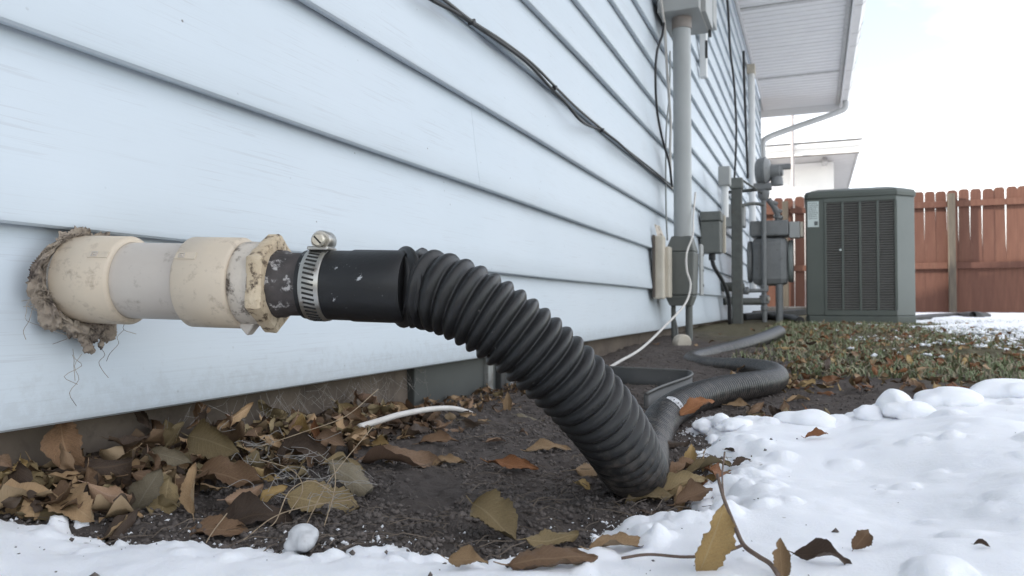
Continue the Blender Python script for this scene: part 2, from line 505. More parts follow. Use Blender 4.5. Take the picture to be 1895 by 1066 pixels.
ML = {
    'olive': make_leaf('olive_leaf', (.235, .17, .085), (.18, .135, .068), (.30, .23, .13), (.25, .195, .11)),
    'tan': make_leaf('tan_leaf', (.40, .265, .145), (.31, .20, .11), (.45, .32, .19), (.27, .20, .125)),
    'brown': make_leaf('brown_leaf', (.22, .13, .07), (.16, .094, .055), (.30, .195, .115), (.19, .125, .075)),
    'dark': make_leaf('dark_brown_leaf', (.085, .055, .037), (.06, .042, .032), (.125, .085, .055), (.12, .085, .06)),
    'pink': make_leaf('pinkish_leaf', (.33, .21, .135), (.26, .165, .10), (.37, .25, .19), (.29, .19, .14)),
    'yellow': make_leaf('yellow_tan_leaf', (.44, .295, .12), (.35, .235, .10), (.43, .33, .18), (.33, .25, .14)),
    'orange': make_leaf('orange_leaf', (.27, .115, .045), (.20, .085, .038), (.32, .17, .08), (.24, .12, .06)),
    'grey': make_leaf('grey_green_leaf', (.225, .185, .125), (.165, .135, .09), (.27, .235, .175), (.22, .205, .165)),
}

# ------------------------------------------------------------------ terrain functions
def ground_z(x, y, rough=1.0):
    z = .048 * sstep(1.0, 4.6, y) + .012 * sstep(-.42, -.56, x) * sstep(1.0, .6, y)
    near = 1 - sstep(5, 12, np.hypot(x, y))
    z = z + (.007 * fbm(x, y, 7, 2, 3) + .0048 * rough * fbm(x, y, 26, 2, 11)) * near
    z = z + .0030 * rough * fbm(x, y, 120, 2, 23) * (1 - sstep(1.2, 3, np.hypot(x, y)))
    # dips a little where the foot of the hose presses in
    z = z - .006 * np.exp(-((x + .143) ** 2 + (y - .66) ** 2) / .0035)
    return z

EDGE = [(-0.5858, 0.3457, 0.0), (-0.5159, 0.3669, 0.0), (-0.4925, 0.3817, 0.0), (-0.4598, 0.3894, 0.0), (-0.427, 0.3894, 0.0), (-0.4011, 0.3947, 0.0), (-0.3639, 0.3997, 0.0), (-0.3299, 0.4014, 0.0), (-0.2967, 0.4078, 0.0), (-0.2657, 0.4225, 0.0), (-0.2314, 0.4317, 0.0), (-0.1912, 0.4347, 0.0), (-0.1614, 0.4509, 0.0),
        (-0.1383, 0.4805, 0.0), (-0.1339, 0.5198, 0.0), (-0.1173, 0.5488, 0.0), (-0.0927, 0.5645, 0.0), (-0.0731, 0.6003, 0.0), (-0.0883, 0.6809, 0.0), (-0.0818, 0.7257, 0.0), (-0.0809, 0.7985, 0.0), (-0.11, 0.8161, 0.0), (-0.122, 0.9248, 0.0), (-0.1539, 0.9742, 0.0), (-0.1446, 1.0639, -0.0),
        (-0.1116, 1.0567, 0.0), (-0.0599, 1.0579, 0.0), (-0.0196, 1.0496, 0.005), (0.0332, 1.1, 0.005), (0.0822, 1.1505, 0.005), (0.1279, 1.2098, 0.01), (0.1914, 1.324, 0.01), (0.2688, 1.4748, 0.01), (0.3397, 1.5723, 0.01), (0.5378, 1.8358, 0.01), (1.0005, 2.2296, 0.01)]
SNOW_POLY = [(p[0], p[1]) for p in EDGE] + [(7.0, 1.4), (9.0, -6.0), (-.6, -6.0), (-.6, .0)]
def snow_t(x, y):
    sd = poly_sd(x, y, SNOW_POLY)
    r = np.hypot(x, y)
    sd = sd + .022 * fbm(x, y, 13, 3, 41) + .012 * fbm(x, y, 45, 3, 43) - .003
    T = .011 + .030 * sstep(-.22, .35, x + .15 * (y - .5))
    t = T * (1 - np.exp(-np.clip(sd, 0, 9) / .022))
    inn = sstep(0, .09, sd)
    t = t + inn * (.016 * fbm(x, y, 5, 2, 51) + .0075 * fbm(x, y, 13, 2, 57)) * sstep(-.4, .2, x) + inn * .0016 * fbm(x, y, 38, 2, 61)
    t = np.where(sd > 0, np.maximum(t, .0012), -.004 + sd * .3)
    return t, sd
BUMPS = []
_r = random.Random(12)
while len(BUMPS) < 230:
    rr_ = .34 + 1.15 * _r.random(); aa_ = R(-58) + R(76) * _r.random()
    bx_, by_ = rr_ * math.sin(aa_), rr_ * math.cos(aa_)
    d_ = float(poly_sd(np.array([bx_]), np.array([by_]), SNOW_POLY)[0])
    if d_ < -.008 or (d_ > .05 and _r.random() > .07) or (bx_ < -.12 and _r.random() > .22): continue
    big = sstep(-.25, .2, np.array([bx_]))[0]
    BUMPS.append((bx_, by_, _r.uniform(.004, .011) + big * .016 * _r.random() ** 2, _r.uniform(.22, .62)))
def add_bumps(x, y, z, ground):
    for bx_, by_, r_, k_ in BUMPS:
        m_ = (np.abs(x - bx_) < r_ * 1.3) & (np.abs(y - by_) < r_ * 1.3)
        if not m_.any(): continue
        xs_, ys_ = x[m_], y[m_]
        q_ = 1 - ((xs_ - bx_) ** 2 + (ys_ - by_) ** 2) / (r_ * (1 + .22 * vnoise(xs_ * 160, ys_ * 160, 5))) ** 2
        top = np.where(q_ > 0, r_ * k_ * np.clip(q_, 0, 1) ** .7, 0)
        z[m_] = np.maximum(z[m_], np.where(q_ > 0, np.maximum(z[m_], ground[m_]) * .45 + .55 * np.maximum(z[m_], ground[m_] + .006) + top * .75, z[m_]))
    return z
def snow_top(x, y):
    a, b = np.array([x]), np.array([y])
    return float(ground_z(a, b, 0.0)[0] + max(snow_t(a, b)[0][0], 0))

def ground_at(x, y):
    return float(ground_z(np.array([x]), np.array([y]))[0])

def polar(rs, an):
    A, Rr = np.meshgrid(an, rs)
    return Rr * np.sin(A), Rr * np.cos(A)
def grid_faces(nr, na):
    i = np.arange(nr - 1)[:, None]; k = np.arange(na - 1)[None, :]
    a = (i * na + k)
    return np.stack([a, a + 1, a + na + 1, a + na], -1).reshape(-1, 4)

# ------------------------------------------------------------------ ground, snow
rs = np.concatenate([np.geomspace(.12, 3.2, 480), np.geomspace(3.3, 420, 90)])
an = np.concatenate([np.linspace(-math.pi, R(-66), 40)[:-1], np.linspace(R(-66), R(20), 560), np.linspace(R(20), math.pi, 50)[1:]])
X, Y = polar(rs, an)
Zg = ground_z(X, Y)
Fg = grid_faces(len(rs), len(an))[:, ::-1]
ground = np_mesh('ground', np.stack([X, Y, Zg], -1).reshape(-1, 3), Fg, M_ground, kind='structure')

rs = np.geomspace(.14, 9.5, 620)
an = np.linspace(R(-100), R(80), 760)
X, Y = polar(rs, an)
t, sd = snow_t(X, Y)
Gs = ground_z(X, Y)
Zs = ground_z(X, Y, 1 - sstep(0, .05, sd)) + t
Zs = add_bumps(X, Y, Zs, Gs)
ok = (sd > -.012) | (Zs > Gs + .0004)
F = grid_faces(len(rs), len(an))[:, ::-1]
F = F[ok.ravel()[F].any(1)]
used = np.unique(F); remap = np.full(X.size, -1); remap[used] = np.arange(len(used))
snow = np_mesh('snow', np.stack([X, Y, Zs], -1).reshape(-1, 3)[used], remap[F], M_snow, kind='structure')

# thin snow on the lawn by the fence and beyond it
FAR_POLY = [(.62, 6.15), (0.5381, 4.7847, 0.045)[:2], (0.4854, 3.5342, 0.045)[:2], (0.5184, 3.1025, 0.045)[:2], (0.6065, 2.7975, 0.045)[:2], (4.2, 3.3), (12, 3.0), (60, 3), (60, 90), (-40, 90), (-40, 12.9), (-.2, 12.6), (.3, 8.0)]
gx = np.concatenate([np.linspace(-40, -1, 40)[:-1], np.linspace(-1, 4.5, 330), np.geomspace(4.6, 60, 40)])
gy = np.concatenate([np.linspace(2.6, 8, 420), np.linspace(8.05, 14, 90), np.geomspace(14.2, 90, 40)])
Xf, Yf = np.meshgrid(gx, gy)
sd = poly_sd(Xf, Yf, FAR_POLY) + .45 * fbm(Xf, Yf, 2.3, 3, 71) * (1 - sstep(6, 8, Yf)) + .16 * fbm(Xf, Yf, 11, 3, 73) * (1 - sstep(6, 8, Yf)) - .12
Zf = ground_z(Xf, Yf) + np.where(sd > 0, .016 * (1 - np.exp(-np.clip(sd, 0, 9) / .1)) + .004 * fbm(Xf, Yf, 6, 3, 77) * sstep(0, .2, sd), -.01)
F = grid_faces(len(gy), len(gx))
F = F[(sd > -.05).ravel()[F].any(1)]
used = np.unique(F); remap = np.full(Xf.size, -1); remap[used] = np.arange(len(used))
np_mesh('snow', np.stack([Xf, Yf, Zf], -1).reshape(-1, 3)[used], remap[F], M_snow, kind='structure')

# small frosty patches left between the grass
def soil_crumbs(name, n, mat_, rmin, rmax, region, seed, flat=.8, lift=0.0):
    rng = np.random.default_rng(seed)
    px, py = region(rng, n)
    n = len(px)
    pz = ground_z(px, py)
    r = rmin + (rmax - rmin) * rng.random(n) ** 3.0
    oct_v = np.array([(1, 0, 0), (-1, 0, 0), (0, 1, 0), (0, -1, 0), (0, 0, 1), (0, 0, -1)], float)
    oct_f = np.array([(0, 2, 4), (2, 1, 4), (1, 3, 4), (3, 0, 4), (2, 0, 5), (1, 2, 5), (3, 1, 5), (0, 3, 5)])
    V = oct_v[None] * (.55 + .9 * rng.random((n, 6, 1))) + (rng.random((n, 6, 3)) - .5) * .5
    a = rng.random(n) * 6.28
    c, s_ = np.cos(a), np.sin(a)
    Vx = V[..., 0] * c[:, None] - V[..., 1] * s_[:, None]; Vy = V[..., 0] * s_[:, None] + V[..., 1] * c[:, None]
    V = np.stack([Vx, Vy, V[..., 2] * flat], -1) * r[:, None, None]
    V += np.stack([px, py, pz + r * .25 + lift], -1)[:, None, :]
    F = (oct_f[None] + (np.arange(n) * 6)[:, None, None]).reshape(-1, 3)
    return np_mesh(name, V.reshape(-1, 3), F, mat_, smooth=False, kind='stuff')

def soil_region(rng, n):
    r = .42 + (2.6 - .42) * rng.random(n) ** 2.3
    a = R(-62) + R(66) * rng.random(n)
    x, y = r * np.sin(a), r * np.cos(a)
    keep = (snow_t(x, y)[1] < .004) & (x > -.585) & (x < -.05 + .16 * y) & (fbm(x, y, 13, 2, 91) > -.25 - .4 * rng.random(n))
    return x[keep], y[keep]
M_clod = simple('soil_crumb', (.058, .049, .045), (.165, .14, .126), .95, scale=45, dirt=(.16, .135, .115), dirt_scale=70, dirt_lo=.62, dirt_hi=.75)
o = soil_crumbs('soil_crumbs', 80000, M_clod, .0005, .0032, soil_region, 5)
tag(o, 'dark crumbly soil clods over the bare bed beside the wall', 'soil', kind='stuff')
def frost_region(rng, n):
    r = .36 + (1.4 - .36) * rng.random(n)
    a = R(-60) + R(72) * rng.random(n)
    x, y = r * np.sin(a), r * np.cos(a)
    sd = snow_t(x, y)[1]
    keep = (sd < .01) & (sd > -.055) & (rng.random(n) < np.exp(sd / .026)) & (x > -.58)
    return x[keep], y[keep]
o = soil_crumbs('snow_grains', 36000, M_snow, .0006, .0023, frost_region, 8, .7)
tag(o, 'loose white snow grains thinning out over the soil', 'snow', kind='stuff')
def debris_region(rng, n):
    r = .36 + 1.1 * rng.random(n); a = R(-60) + R(76) * rng.random(n)
    x, y = r * np.sin(a), r * np.cos(a)
    sd = snow_t(x, y)[1]
    keep = (sd > .004) & (rng.random(n) < .02 + np.exp(-sd / .025))
    return x[keep], y[keep]
_gz = ground_z
def ground_z(x, y, rough=1.0): return _gz(x, y, 0.0) + np.maximum(snow_t(x, y)[0], 0)
o = soil_crumbs('snow_debris', 4500, M_clod, .0004, .0024, debris_region, 17)
tag(o, 'dark crumbs of soil and bark specking the snow near its edge', 'debris', kind='stuff')
ground_z = _gz
def lawn_flecks(rng, n):
    y = 2.0 + 3.2 * rng.random(n); x = -.02 + (.7 + .4 * y) * rng.random(n)
    keep = (fbm(x, y, 5.0, 3, 151) > .22) & ~((x > -.14) & (x < .7) & (y > 5.1)) & (snow_t(x, y)[1] < 0)
    return x[keep], y[keep]
o = soil_crumbs('snow_flecks', 7000, M_snow, .002, .011, lawn_flecks, 29, .5, .007)
tag(o, 'sparse white snow flecks over the grass and leaves', 'snow', kind='stuff')
def lawn_snow(rng, n):
    y = 2.2 + 4.0 * rng.random(n); x = -.05 + (.9 + .45 * y) * rng.random(n)
    keep = (fbm(x, y, 3.1, 3, 131) > .18 - .5 * rng.random(n) * sstep(.3, 1.6, x)) & (x > .10 + .115 * y) & (snow_t(x, y)[1] < 0)
    return x[keep], y[keep]
o = soil_crumbs('lawn_snow', 16000, M_snow, .004, .024, lawn_snow, 19, .45, .009)
tag(o, 'thin remnants of white snow caught between the lawn grass', 'snow', kind='stuff')

# ------------------------------------------------------------------ the house
WX_ = -.55
house = thing('house', 'pale blue house with lapped siding boards and wide white soffit', 'house', (-.55, 3.0, 0))
Y0, Y1 = -2.6, 8.9
courses = [.067, .2215, .3705, .519, .656, .799, .931, 1.071, 1.192]
while courses[-1] < 2.38: courses.append(courses[-1] + .128)
TOPZ = 2.50
joints = [[2.86], [2.84], [1.218, 4.9], [2.95], [3.6], [2.7, 6.2], [4.3], [3.3], [5.2]]
def siding_board(z0, z1, ya, yb):
    # rounded drip edge, proud at the bottom, leaning back to the course above
    h = z1 - z0
    prof = [(WX_ - .0190, z0 + .005), (WX_ - .013, z0 + .0010), (WX_ - .0045, z0), (WX_ - .0014, z0 + .0018), (WX_, z0 + .0062), (WX_ - .0055, z0 + h * .3), (WX_ - .0195, z0 + h + .012), (WX_ - .027, z0 + h + .012)]
    mb = MB()
    ny = max(2, int((yb - ya) / .12)) if ya < 3 else 2
    n = len(prof)
    rows = []
    for j in range(ny + 1):
        y = ya + (yb - ya) * j / ny
        wob = .0007 * math.sin(y * 5.1 + z0 * 37) + .0006 * math.sin(y * 2.3 + z0 * 11)
        for (px, pz) in prof:
            mb.v.append((px + wob, y, pz + wob * .6))
    for j in range(ny):
        for k in range(n):
            k2 = (k + 1) % n
            mb.f.append((j * n + k, j * n + k2, (j + 1) * n + k2, (j + 1) * n + k))
    mb.f.append(tuple(range(n))); mb.f.append(tuple(range(ny * n, (ny + 1) * n))[::-1])
    return mb
for i, z0 in enumerate(courses):
    z1 = courses[i + 1] if i + 1 < len(courses) else TOPZ - .012
    js = joints[i] if i < len(joints) else [random.uniform(1.5, 7.5)]
    ys = [Y0] + js + [Y1]
    for a, b in zip(ys[:-1], ys[1:]):
        ga = .0003 if a != Y0 else 0
        put(siding_board(z0, min(z1, TOPZ - .012), a + ga, b - (.0003 if b != Y1 else 0)), 'siding_board', M_siding, house, smooth=True, angle=35)
# sheathing behind the boards, far gable end, corner trim
mb = MB().box((-8.6, Y0 + .01, .10), (-.581, Y1 - .03, 2.49)); put(mb, 'wall_sheathing', M_trim, house)
mb = MB().box((-.576, Y1 - .028, .07), (-.546, Y1 + .03, 2.495)); put(mb, 'corner_trim', simple('corner_trim_paint', (.40, .44, .47), None, .5), house, bevel=.003)
# foundation: rough face as a displaced grid in front of a block
mb = MB()
ny, nz = 240, 14
for j in range(ny + 1):
    for k in range(nz + 1):
        y = Y0 + (Y1 - .05 - Y0) * (j / ny) ** 1.35; z = -.12 + .222 * k / nz
        d = .006 * float(fbm(np.array([y]), np.array([z]), 9, 3, 5)[0])
        mb.v.append((-.588 + d, y, z))
for j in range(ny):
    for k in range(nz):
        a = j * (nz + 1) + k
        mb.f.append((a, a + nz + 1, a + nz + 2, a + 1))
put(mb, 'foundation', M_conc, house, smooth=True, fix=False)
mb = MB().box((-8.6, Y0, -.3), (-.60, Y1 - .05, .099)); put(mb, 'foundation_core', M_conc, house)
# grey metal vent window set in the foundation
win = put(MB().box((-.592, 1.03, -.05), (-.574, 1.30, .098)), 'basement_vent', M_panel, house, bevel=.002)
for (ya, yb, xx, mm) in ((1.295, 1.318, -.565, M_galv), (1.322, 1.362, -.579, M_panel), (1.368, 1.392, -.570, M_tray), (1.398, 1.412, -.562, M_galv), (1.418, 1.442, -.572, M_panel)):
    put(MB().box((-.60, ya, -.05), (xx, yb, .0985)), 'vent_frame', mm, win, bevel=.002)
put(MB().box((-.589, 1.03, .086), (-.568, 1.293, .0995)), 'vent_frame', M_galv, win, bevel=.002)
# soffit panels
seams = {5.95: 1, 8.02: 1}
GX = .285
y = -1.2
def soffit_panel(ya, yb, deep=0.0):
    mb = MB(); n = 3
    w = (yb - ya) / n
    pts = []
    for k in range(n):
        s = ya + k * w
        pts += [(s, 0), (s + w - .016, 0), (s + w - .012, .010), (s + w - .004, .010)]
    pts.append((yb, 0))
    m_ = len(pts)
    for xx in (-.552, GX):
        for (yy, dz) in pts: mb.v.append((xx, yy, 2.50 + dz))
        for (yy, dz) in pts: mb.v.append((xx, yy, 2.516))
    for k in range(m_ - 1):
        mb.f.append((k, k + 1, 2 * m_ + k + 1, 2 * m_ + k))
        mb.f.append((m_ + k + 1, m_ + k, 3 * m_ + k, 3 * m_ + k + 1))
    return mb
while y < 9.45:
    y2 = min(y + .3, 9.5)
    put(soffit_panel(y, y2 - .002), 'soffit_panel', M_soffit, house)
    y += .3
M_seam = simple('soffit_channel', (.62, .61, .60), None, .5)
for sy in (4.1, 6.14, 8.13):
    put(MB().box((-.55, sy, 2.490), (GX - .01, sy + .055, 2.4985)), 'soffit_channel', M_seam, house, bevel=.002)
put(MB().box((-.55, -1.2, 2.486), (-.528, 8.9, 2.4985)), 'soffit_channel', M_trim, house, bevel=.002)
put(MB().box((GX - .04, -1.2, 2.484), (GX - .005, 9.5, 2.4985)), 'soffit_channel', M_seam, house, bevel=.002)
put(MB().box((GX, -1.2, 2.44), (GX + .018, 9.52, 2.63)), 'fascia', M_trim, house)
put(MB().box((-.60, 9.5, 2.42), (GX - .002, 9.53, 2.62)), 'rake_board', M_soffit, house)
# gutter: K profile with seams
gprof = [(0, .0), (.055, .0), (.072, .03), (.074, .06), (.095, .085), (.097, .115), (.085, .115), (.085, .098), (.02, .10), (0, .115)]
gut = put(MB().prism(gprof, -1.2, 9.56, lambda u, v, d: (GX + .020 + u, d, 2.478 + v)), 'gutter', M_trim, house)
for yy in (4.9, 5.6, 6.35, 7.0, 7.35, 8.1, 8.8):
    put(MB().prism([(p[0] * 1.02 + (.001 if p[0] > 0 else 0), p[1] - .002) for p in gprof], yy, yy + .02, lambda u, v, d: (GX + .021 + u, d, 2.478 + v)), 'gutter_seam', M_seam, gut)
# downspout: elbow under the gutter, sloping run back to the corner, drop
dp = spline([(GX + .06, 9.30, 2.475), (GX + .05, 9.30, 2.40), (GX - .05, 9.28, 2.345), (-.30, 9.14, 2.16), (-.50, 9.02, 2.06), (-.535, 9.0, 1.98), (-.535, 9.0, 1.7), (-.535, 9.0, .12)], 6)
put(MB().tube(dp, .034, 10), 'downspout', simple('downspout_paint', (.50, .50, .50), (.44, .44, .43), .45), house, smooth=True, angle=60)
# roof
rz, ridge_x = 2.63, -4.6
sl = .36
mb = MB()
def roofpt(x): return rz + (GX + .05 - max(x, 2 * ridge_x - x)) * sl
xs = [GX + .05, ridge_x, 2 * ridge_x - GX - .05]
zs = [rz, rz + (GX + .05 - ridge_x) * sl, rz]
for yy in (-3.2, 9.55):
    for x_, z_ in zip(xs, zs): mb.v.append((x_, yy, z_))
    for x_, z_ in zip(xs, zs): mb.v.append((x_, yy, z_ + .05))
mb.f += [(0, 1, 7, 6), (1, 2, 8, 7), (3, 9, 10, 4), (4, 10, 11, 5), (0, 6, 9, 3), (2, 5, 11, 8), (0, 3, 4, 1), (1, 4, 5, 2), (6, 7, 10, 9), (7, 8, 11, 10)]
put(mb, 'roof', M_roof, house)
mb = MB()
for yy in (Y0, Y1 - .04):
    mb.v += [(-8.6, yy, 2.48), (-.58, yy, 2.48), (ridge_x, yy, roofpt(ridge_x) - .04)]
mb.f += [(0, 1, 2), (3, 5, 4), (0, 3, 4, 1), (1, 4, 5, 2), (2, 5, 3, 0)]
put(mb, 'gable', M_trim, house)

# ------------------------------------------------------------------ discharge pipe through the wall, foam, adapter
pipe = thing('drain_pipe', 'cream and grey plastic drain pipe with couplings poking out of the siding', 'pipe', (-.55, .441, .1815))
AXROT = Euler((0, .026, R(14)))
pipe.rotation_euler = AXROT
PY, PZ = .441, .1815
AXM = AXROT.to_matrix()
AX0 = Vector((-.55, PY, PZ))
def axpt(s): return AX0 + AXM @ Vector((s, 0, 0))
def ring(prof, y=PY, z=PZ, n=48, caps=True): return MB().lathe((0, y, z), (1, 0, 0), prof, n, caps)
put(ring([(-.60, .0295), (-.40, .0295)]), 'pipe_core', M_pvc_grey, pipe, smooth=True)
def coupling(x0, x1, r, rin):
    b = .0022
    return [(x0, rin), (x0, r - b), (x0 + b, r), (x1 - b, r), (x1 - .0008, r - b * .6), (x1, r - b), (x1, rin + .0002)]
c1 = put(ring(coupling(-.556, -.507, .0355, .0305), caps=False), 'coupling', M_pvc, pipe, smooth=True, angle=50)
put(ring([(-.53, .0305), (-.43, .0305)]), 'pipe_sleeve', M_pvc_grey, pipe, smooth=True)
c2 = put(ring(coupling(-.455, -.411, .0358, .0305), caps=False), 'coupling', M_pvc, pipe, smooth=True, angle=50)
# small raised moulding marks on both couplings
for (c, xm, rr) in ((c1, -.5165, .0355), (c2, -.4445, .0358)):
    mb = MB()
    for k in range(5):
        pass
    ang = R(32)
    u = Vector((1, 0, 0)); nrm = Vector((0, -math.cos(ang), math.sin(ang))); w = nrm.cross(u)
    rot = Matrix((u, w, nrm)).transposed()
    ctr = Vector((xm, PY, PZ)) + nrm * (rr + .0001)
    mb.cbox(ctr, (.0165, .0062, .0008), rot)
    put(mb, 'moulded_tab', M_pvc, c, bevel=.0003)
    mk = MB()
    q = ctr + nrm * .0006 - u * .003
    for (du, dw, lu, lw) in ((0, .0018, .0042, .0006), (0, -.0018, .0042, .0006), (.0021, 0, .0006, .0042), (-.0021, 0, .0006, .0042), (0, 0, .0016, .0016)):
        mk.cbox(q + u * du + w * dw, (lu, lw, .0006), rot)
    put(mk, 'maker_mark', M_pvc_grey, c)
# adapter body, hexagonal collar and its worn lip
put(ring([(-.412, .0305), (-.4105, .0322), (-.407, .0328), (-.400, .0326), (-.396, .0318), (-.394, .0335)]), 'adapter', M_pvc_dirty, pipe, smooth=True, angle=60)
def hexring(x0, x1, r, rin, rot0=R(30)):
    mb = MB(); n = 6; sub = 6
    outl = []
    for k in range(n):
        a0 = rot0 + k * math.pi / 3; a1 = a0 + math.pi / 3
        p0 = Vector((math.cos(a0), math.sin(a0))) * r; p1 = Vector((math.cos(a1), math.sin(a1))) * r
        for s_ in range(sub):
            p = p0.lerp(p1, s_ / sub); outl.append(p * (1 + random.uniform(-.012, .012)))
    m_ = len(outl)
    for (xx, f_, inner) in ((x0, .96, 0), (x0 + .002, 1, 0), (x1 - .002, 1.01, 0), (x1, .97, 0), (x1, 0, 1), (x1 - .012, 0, 1)):
        for p in outl:
            q = p * f_ if not inner else p.normalized() * rin
            mb.v.append((xx + random.uniform(-.0004, .0004), PY + q.x, PZ + q.y))
    for i in range(5):
        for k in range(m_):
            k2 = (k + 1) % m_
            mb.f.append((i * m_ + k, i * m_ + k2, (i + 1) * m_ + k2, (i + 1) * m_ + k))
    return mb
put(hexring(-.3955, -.383, .0385, .0268), 'hex_collar', M_pvc_rim, pipe, smooth=True, angle=35)
put(MB().add([(-.415, PY - .008, PZ - .031), (-.399, PY - .008, PZ - .031), (-.406, PY - .006, PZ - .0415), (-.415, PY + .006, PZ - .031), (-.399, PY + .006, PZ - .031), (-.406, PY + .004, PZ - .041)],
             [(0, 1, 2), (3, 5, 4), (0, 3, 4, 1), (1, 4, 5, 2), (2, 5, 3, 0)]), 'glue_drip', M_pvc_grey, pipe, bevel=.0015)
put(ring([(-.394, .0262), (-.378, .0262), (-.374, .0246), (-.36, .0244), (-.33, .024)], n=40), 'barb', M_barb, pipe, smooth=True, angle=60)
# dried foam squeezed out round the hole
def foam_lump(c, r, seed, sq=(.5, 1, 1)):
    bm = bmesh.new(); bmesh.ops.create_icosphere(bm, subdivisions=3, radius=1)
    rng = random.Random(seed)
    o1, o2 = rng.uniform(0, 50), rng.uniform(0, 50)
    from mathutils import noise as mn
    for v in bm.verts:
        n = mn.fractal(v.co * 1.9 + Vector((o1, o2, 0)), 1, 2, 4)
        v.co *= 1 + .6 * n
        v.co = Vector((v.co.x * sq[0], v.co.y * sq[1], v.co.z * sq[2])) * r + Vector(c)
    vs = [v.co.copy() for v in bm.verts]; fs = [tuple(v.index for v in f.verts) for f in bm.faces]
    bm.free()
    return vs, fs
mb = MB()
na, nb2 = 150, 22
for i in range(na):
    a = 2 * math.pi * i / na
    low = max(0.0, -math.sin(a + .25)) ** 2
    left = max(0.0, -math.cos(a)) ** 1.5
    ca, sa = math.cos(a), math.sin(a)
    for k in range(nb2):
        b_ = math.pi * (k / (nb2 - 1)) * 1.12 - .18
        A1, A2 = np.array([ca * 3.1 + b_ * .35]), np.array([sa * 3.1 + b_ * .8])
        n1 = float(fbm(A1, A2, 1.1, 3, 5)[0]); n2 = float(fbm(A1, A2, 4.5, 3, 9)[0]); n3 = float(vnoise(np.array([a * 9.0]), np.array([b_ * 1.6]), 3)[0])
        wid = .0014 + .0036 * left + .0034 * low + .0042 * n1 + .0016 * n2
        hgt = .0024 + .0034 * n1 + .0046 * n2 + .0045 * low + .0024 * n3
        rad_ = .0345 + wid * (1 - math.cos(b_)) + .0003 * n3 + .0022 * n2
        mb.v.append((-.5495 + max(-.004, hgt * math.sin(b_) * 1.2), PY + rad_ * ca, PZ + rad_ * sa))
for i in range(na):
    i2 = (i + 1) % na
    for k in range(nb2 - 1):
        mb.f.append((i * nb2 + k, i2 * nb2 + k, i2 * nb2 + k + 1, i * nb2 + k + 1))
rng = random.Random(6)
for k in range(24):   # sagging tongue below
    mb.add(*foam_lump((-.546 + rng.uniform(0, .005), PY + rng.uniform(-.014, .020), PZ - .036 - rng.uniform(0, .022) * rng.random() ** .6), rng.uniform(.0025, .0060), 100 + k, (.7, 1, 1.2)))
foam = put(mb, 'foam_seal', M_foam, house, smooth=True, angle=180)
mb = MB(); rng = random.Random(9)
for k in range(26):
    a = rng.uniform(0, 6.28); rr = .040 + rng.uniform(0, .008)
    y_, z_ = PY + rr * math.cos(a), PZ + rr * math.sin(a) - (.014 if k < 12 else 0)
    L_ = rng.uniform(.012, .045) if k < 12 else rng.uniform(.006, .02)
    q = [( -.545 + .003 * rng.random(), y_ + rng.uniform(-.004, .004) * i + .003 * math.sin(i * 1.7 + k), z_ - L_ * i / 4 + rng.uniform(-.001, .001)) for i in range(5)]
    mb.tube(spline(q, 3), .00022, 4)
put(mb, 'foam_strands', M_foam, foam)['kind'] = 'stuff'

# ------------------------------------------------------------------ the corrugated hose
hose = thing('drain_hose', 'long black corrugated rubber hose arching from the drain pipe down to the soil', 'hose', (-.143, .66, 0))
HP = [tuple(axpt(.262)), (-0.285, 0.5148, 0.1738), (-0.2632, 0.5161, 0.1695), (-0.2413, 0.5197, 0.16), (-0.2168, 0.5278, 0.1441), (-0.1935, 0.5387, 0.1237), (-0.1717, 0.5534, 0.0999), (-0.1555, 0.5746, 0.0742), (-0.1466, 0.6047, 0.0466), (-0.1457, 0.6477, 0.0203), (-0.1551, 0.7198, 0.0043), (-0.169, 0.8199, 0.0007), (-0.1808, 0.9228, 0.0076), (-0.1835, 1.0184, 0.0172), (-0.1676, 1.1216, 0.0241), (-0.137, 1.2307, 0.0274), (-0.0973, 1.3328, 0.0276), (-0.0753, 1.4387, 0.024), (-0.071, 1.5697, 0.0226), (-0.0987, 1.7203, 0.0203), (-0.162, 1.8567, 0.0151), (-0.2396, 1.9875, 0.0056), (-0.3062, 2.1009, 0.0041), (-0.3298, 2.2423, 0.006), (-0.2964, 2.4064, 0.0113), (-0.2269, 2.6062, 0.0261), (-0.1636, 2.8682, 0.0435), (-0.1323, 3.1282, 0.0568)]
sp = spline(HP, 40)
# resample to even steps along the length
sp = np.array(sp); seg = np.linalg.norm(np.diff(sp, axis=0), axis=1); cum = np.concatenate([[0], np.cumsum(seg)])
PITCH = .0104
STEPS = 8
total = cum[-1]
def resample(d): return np.stack([np.interp(d, cum, sp[:, k]) for k in range(3)], -1)
ncoarse = int(2.6 / (PITCH / STEPS))
dfine = np.arange(0, 1.9, .0072 / STEPS)
dco = np.arange(1.9, total, .0072 / 4)
d = np.concatenate([dfine, dco])
P = resample(d)
pit = np.interp(d, [0, .36, .50, 9], [PITCH, PITCH, .0072, .0072])
ph = np.concatenate([[0], np.cumsum(np.diff(d) / pit[1:])]) % 1.0
prof = np.clip(np.cos(2 * math.pi * (ph - .5)) * .5 + .5, 0, 1) ** .48     # fat rounded ribs, tight grooves
slim = np.interp(d, [0, .08, .20, .30, .46, .7, 1.7, 2.6, 5], [1, .985, .95, .90, .74, .71, .72, .86, .88])
amp = np.interp(d, [0, .32, .46, 1.2, 1.6, 5], [.0052, .0046, .0020, .0016, .0008, .0006])
rad = (.0316 - amp + amp * prof) * slim
rad[0:3] = .0255
body = put(MB().tube(P, list(rad), 36), 'hose_body', M_rubber_dusty, hose, smooth=True, angle=180, fix=False)
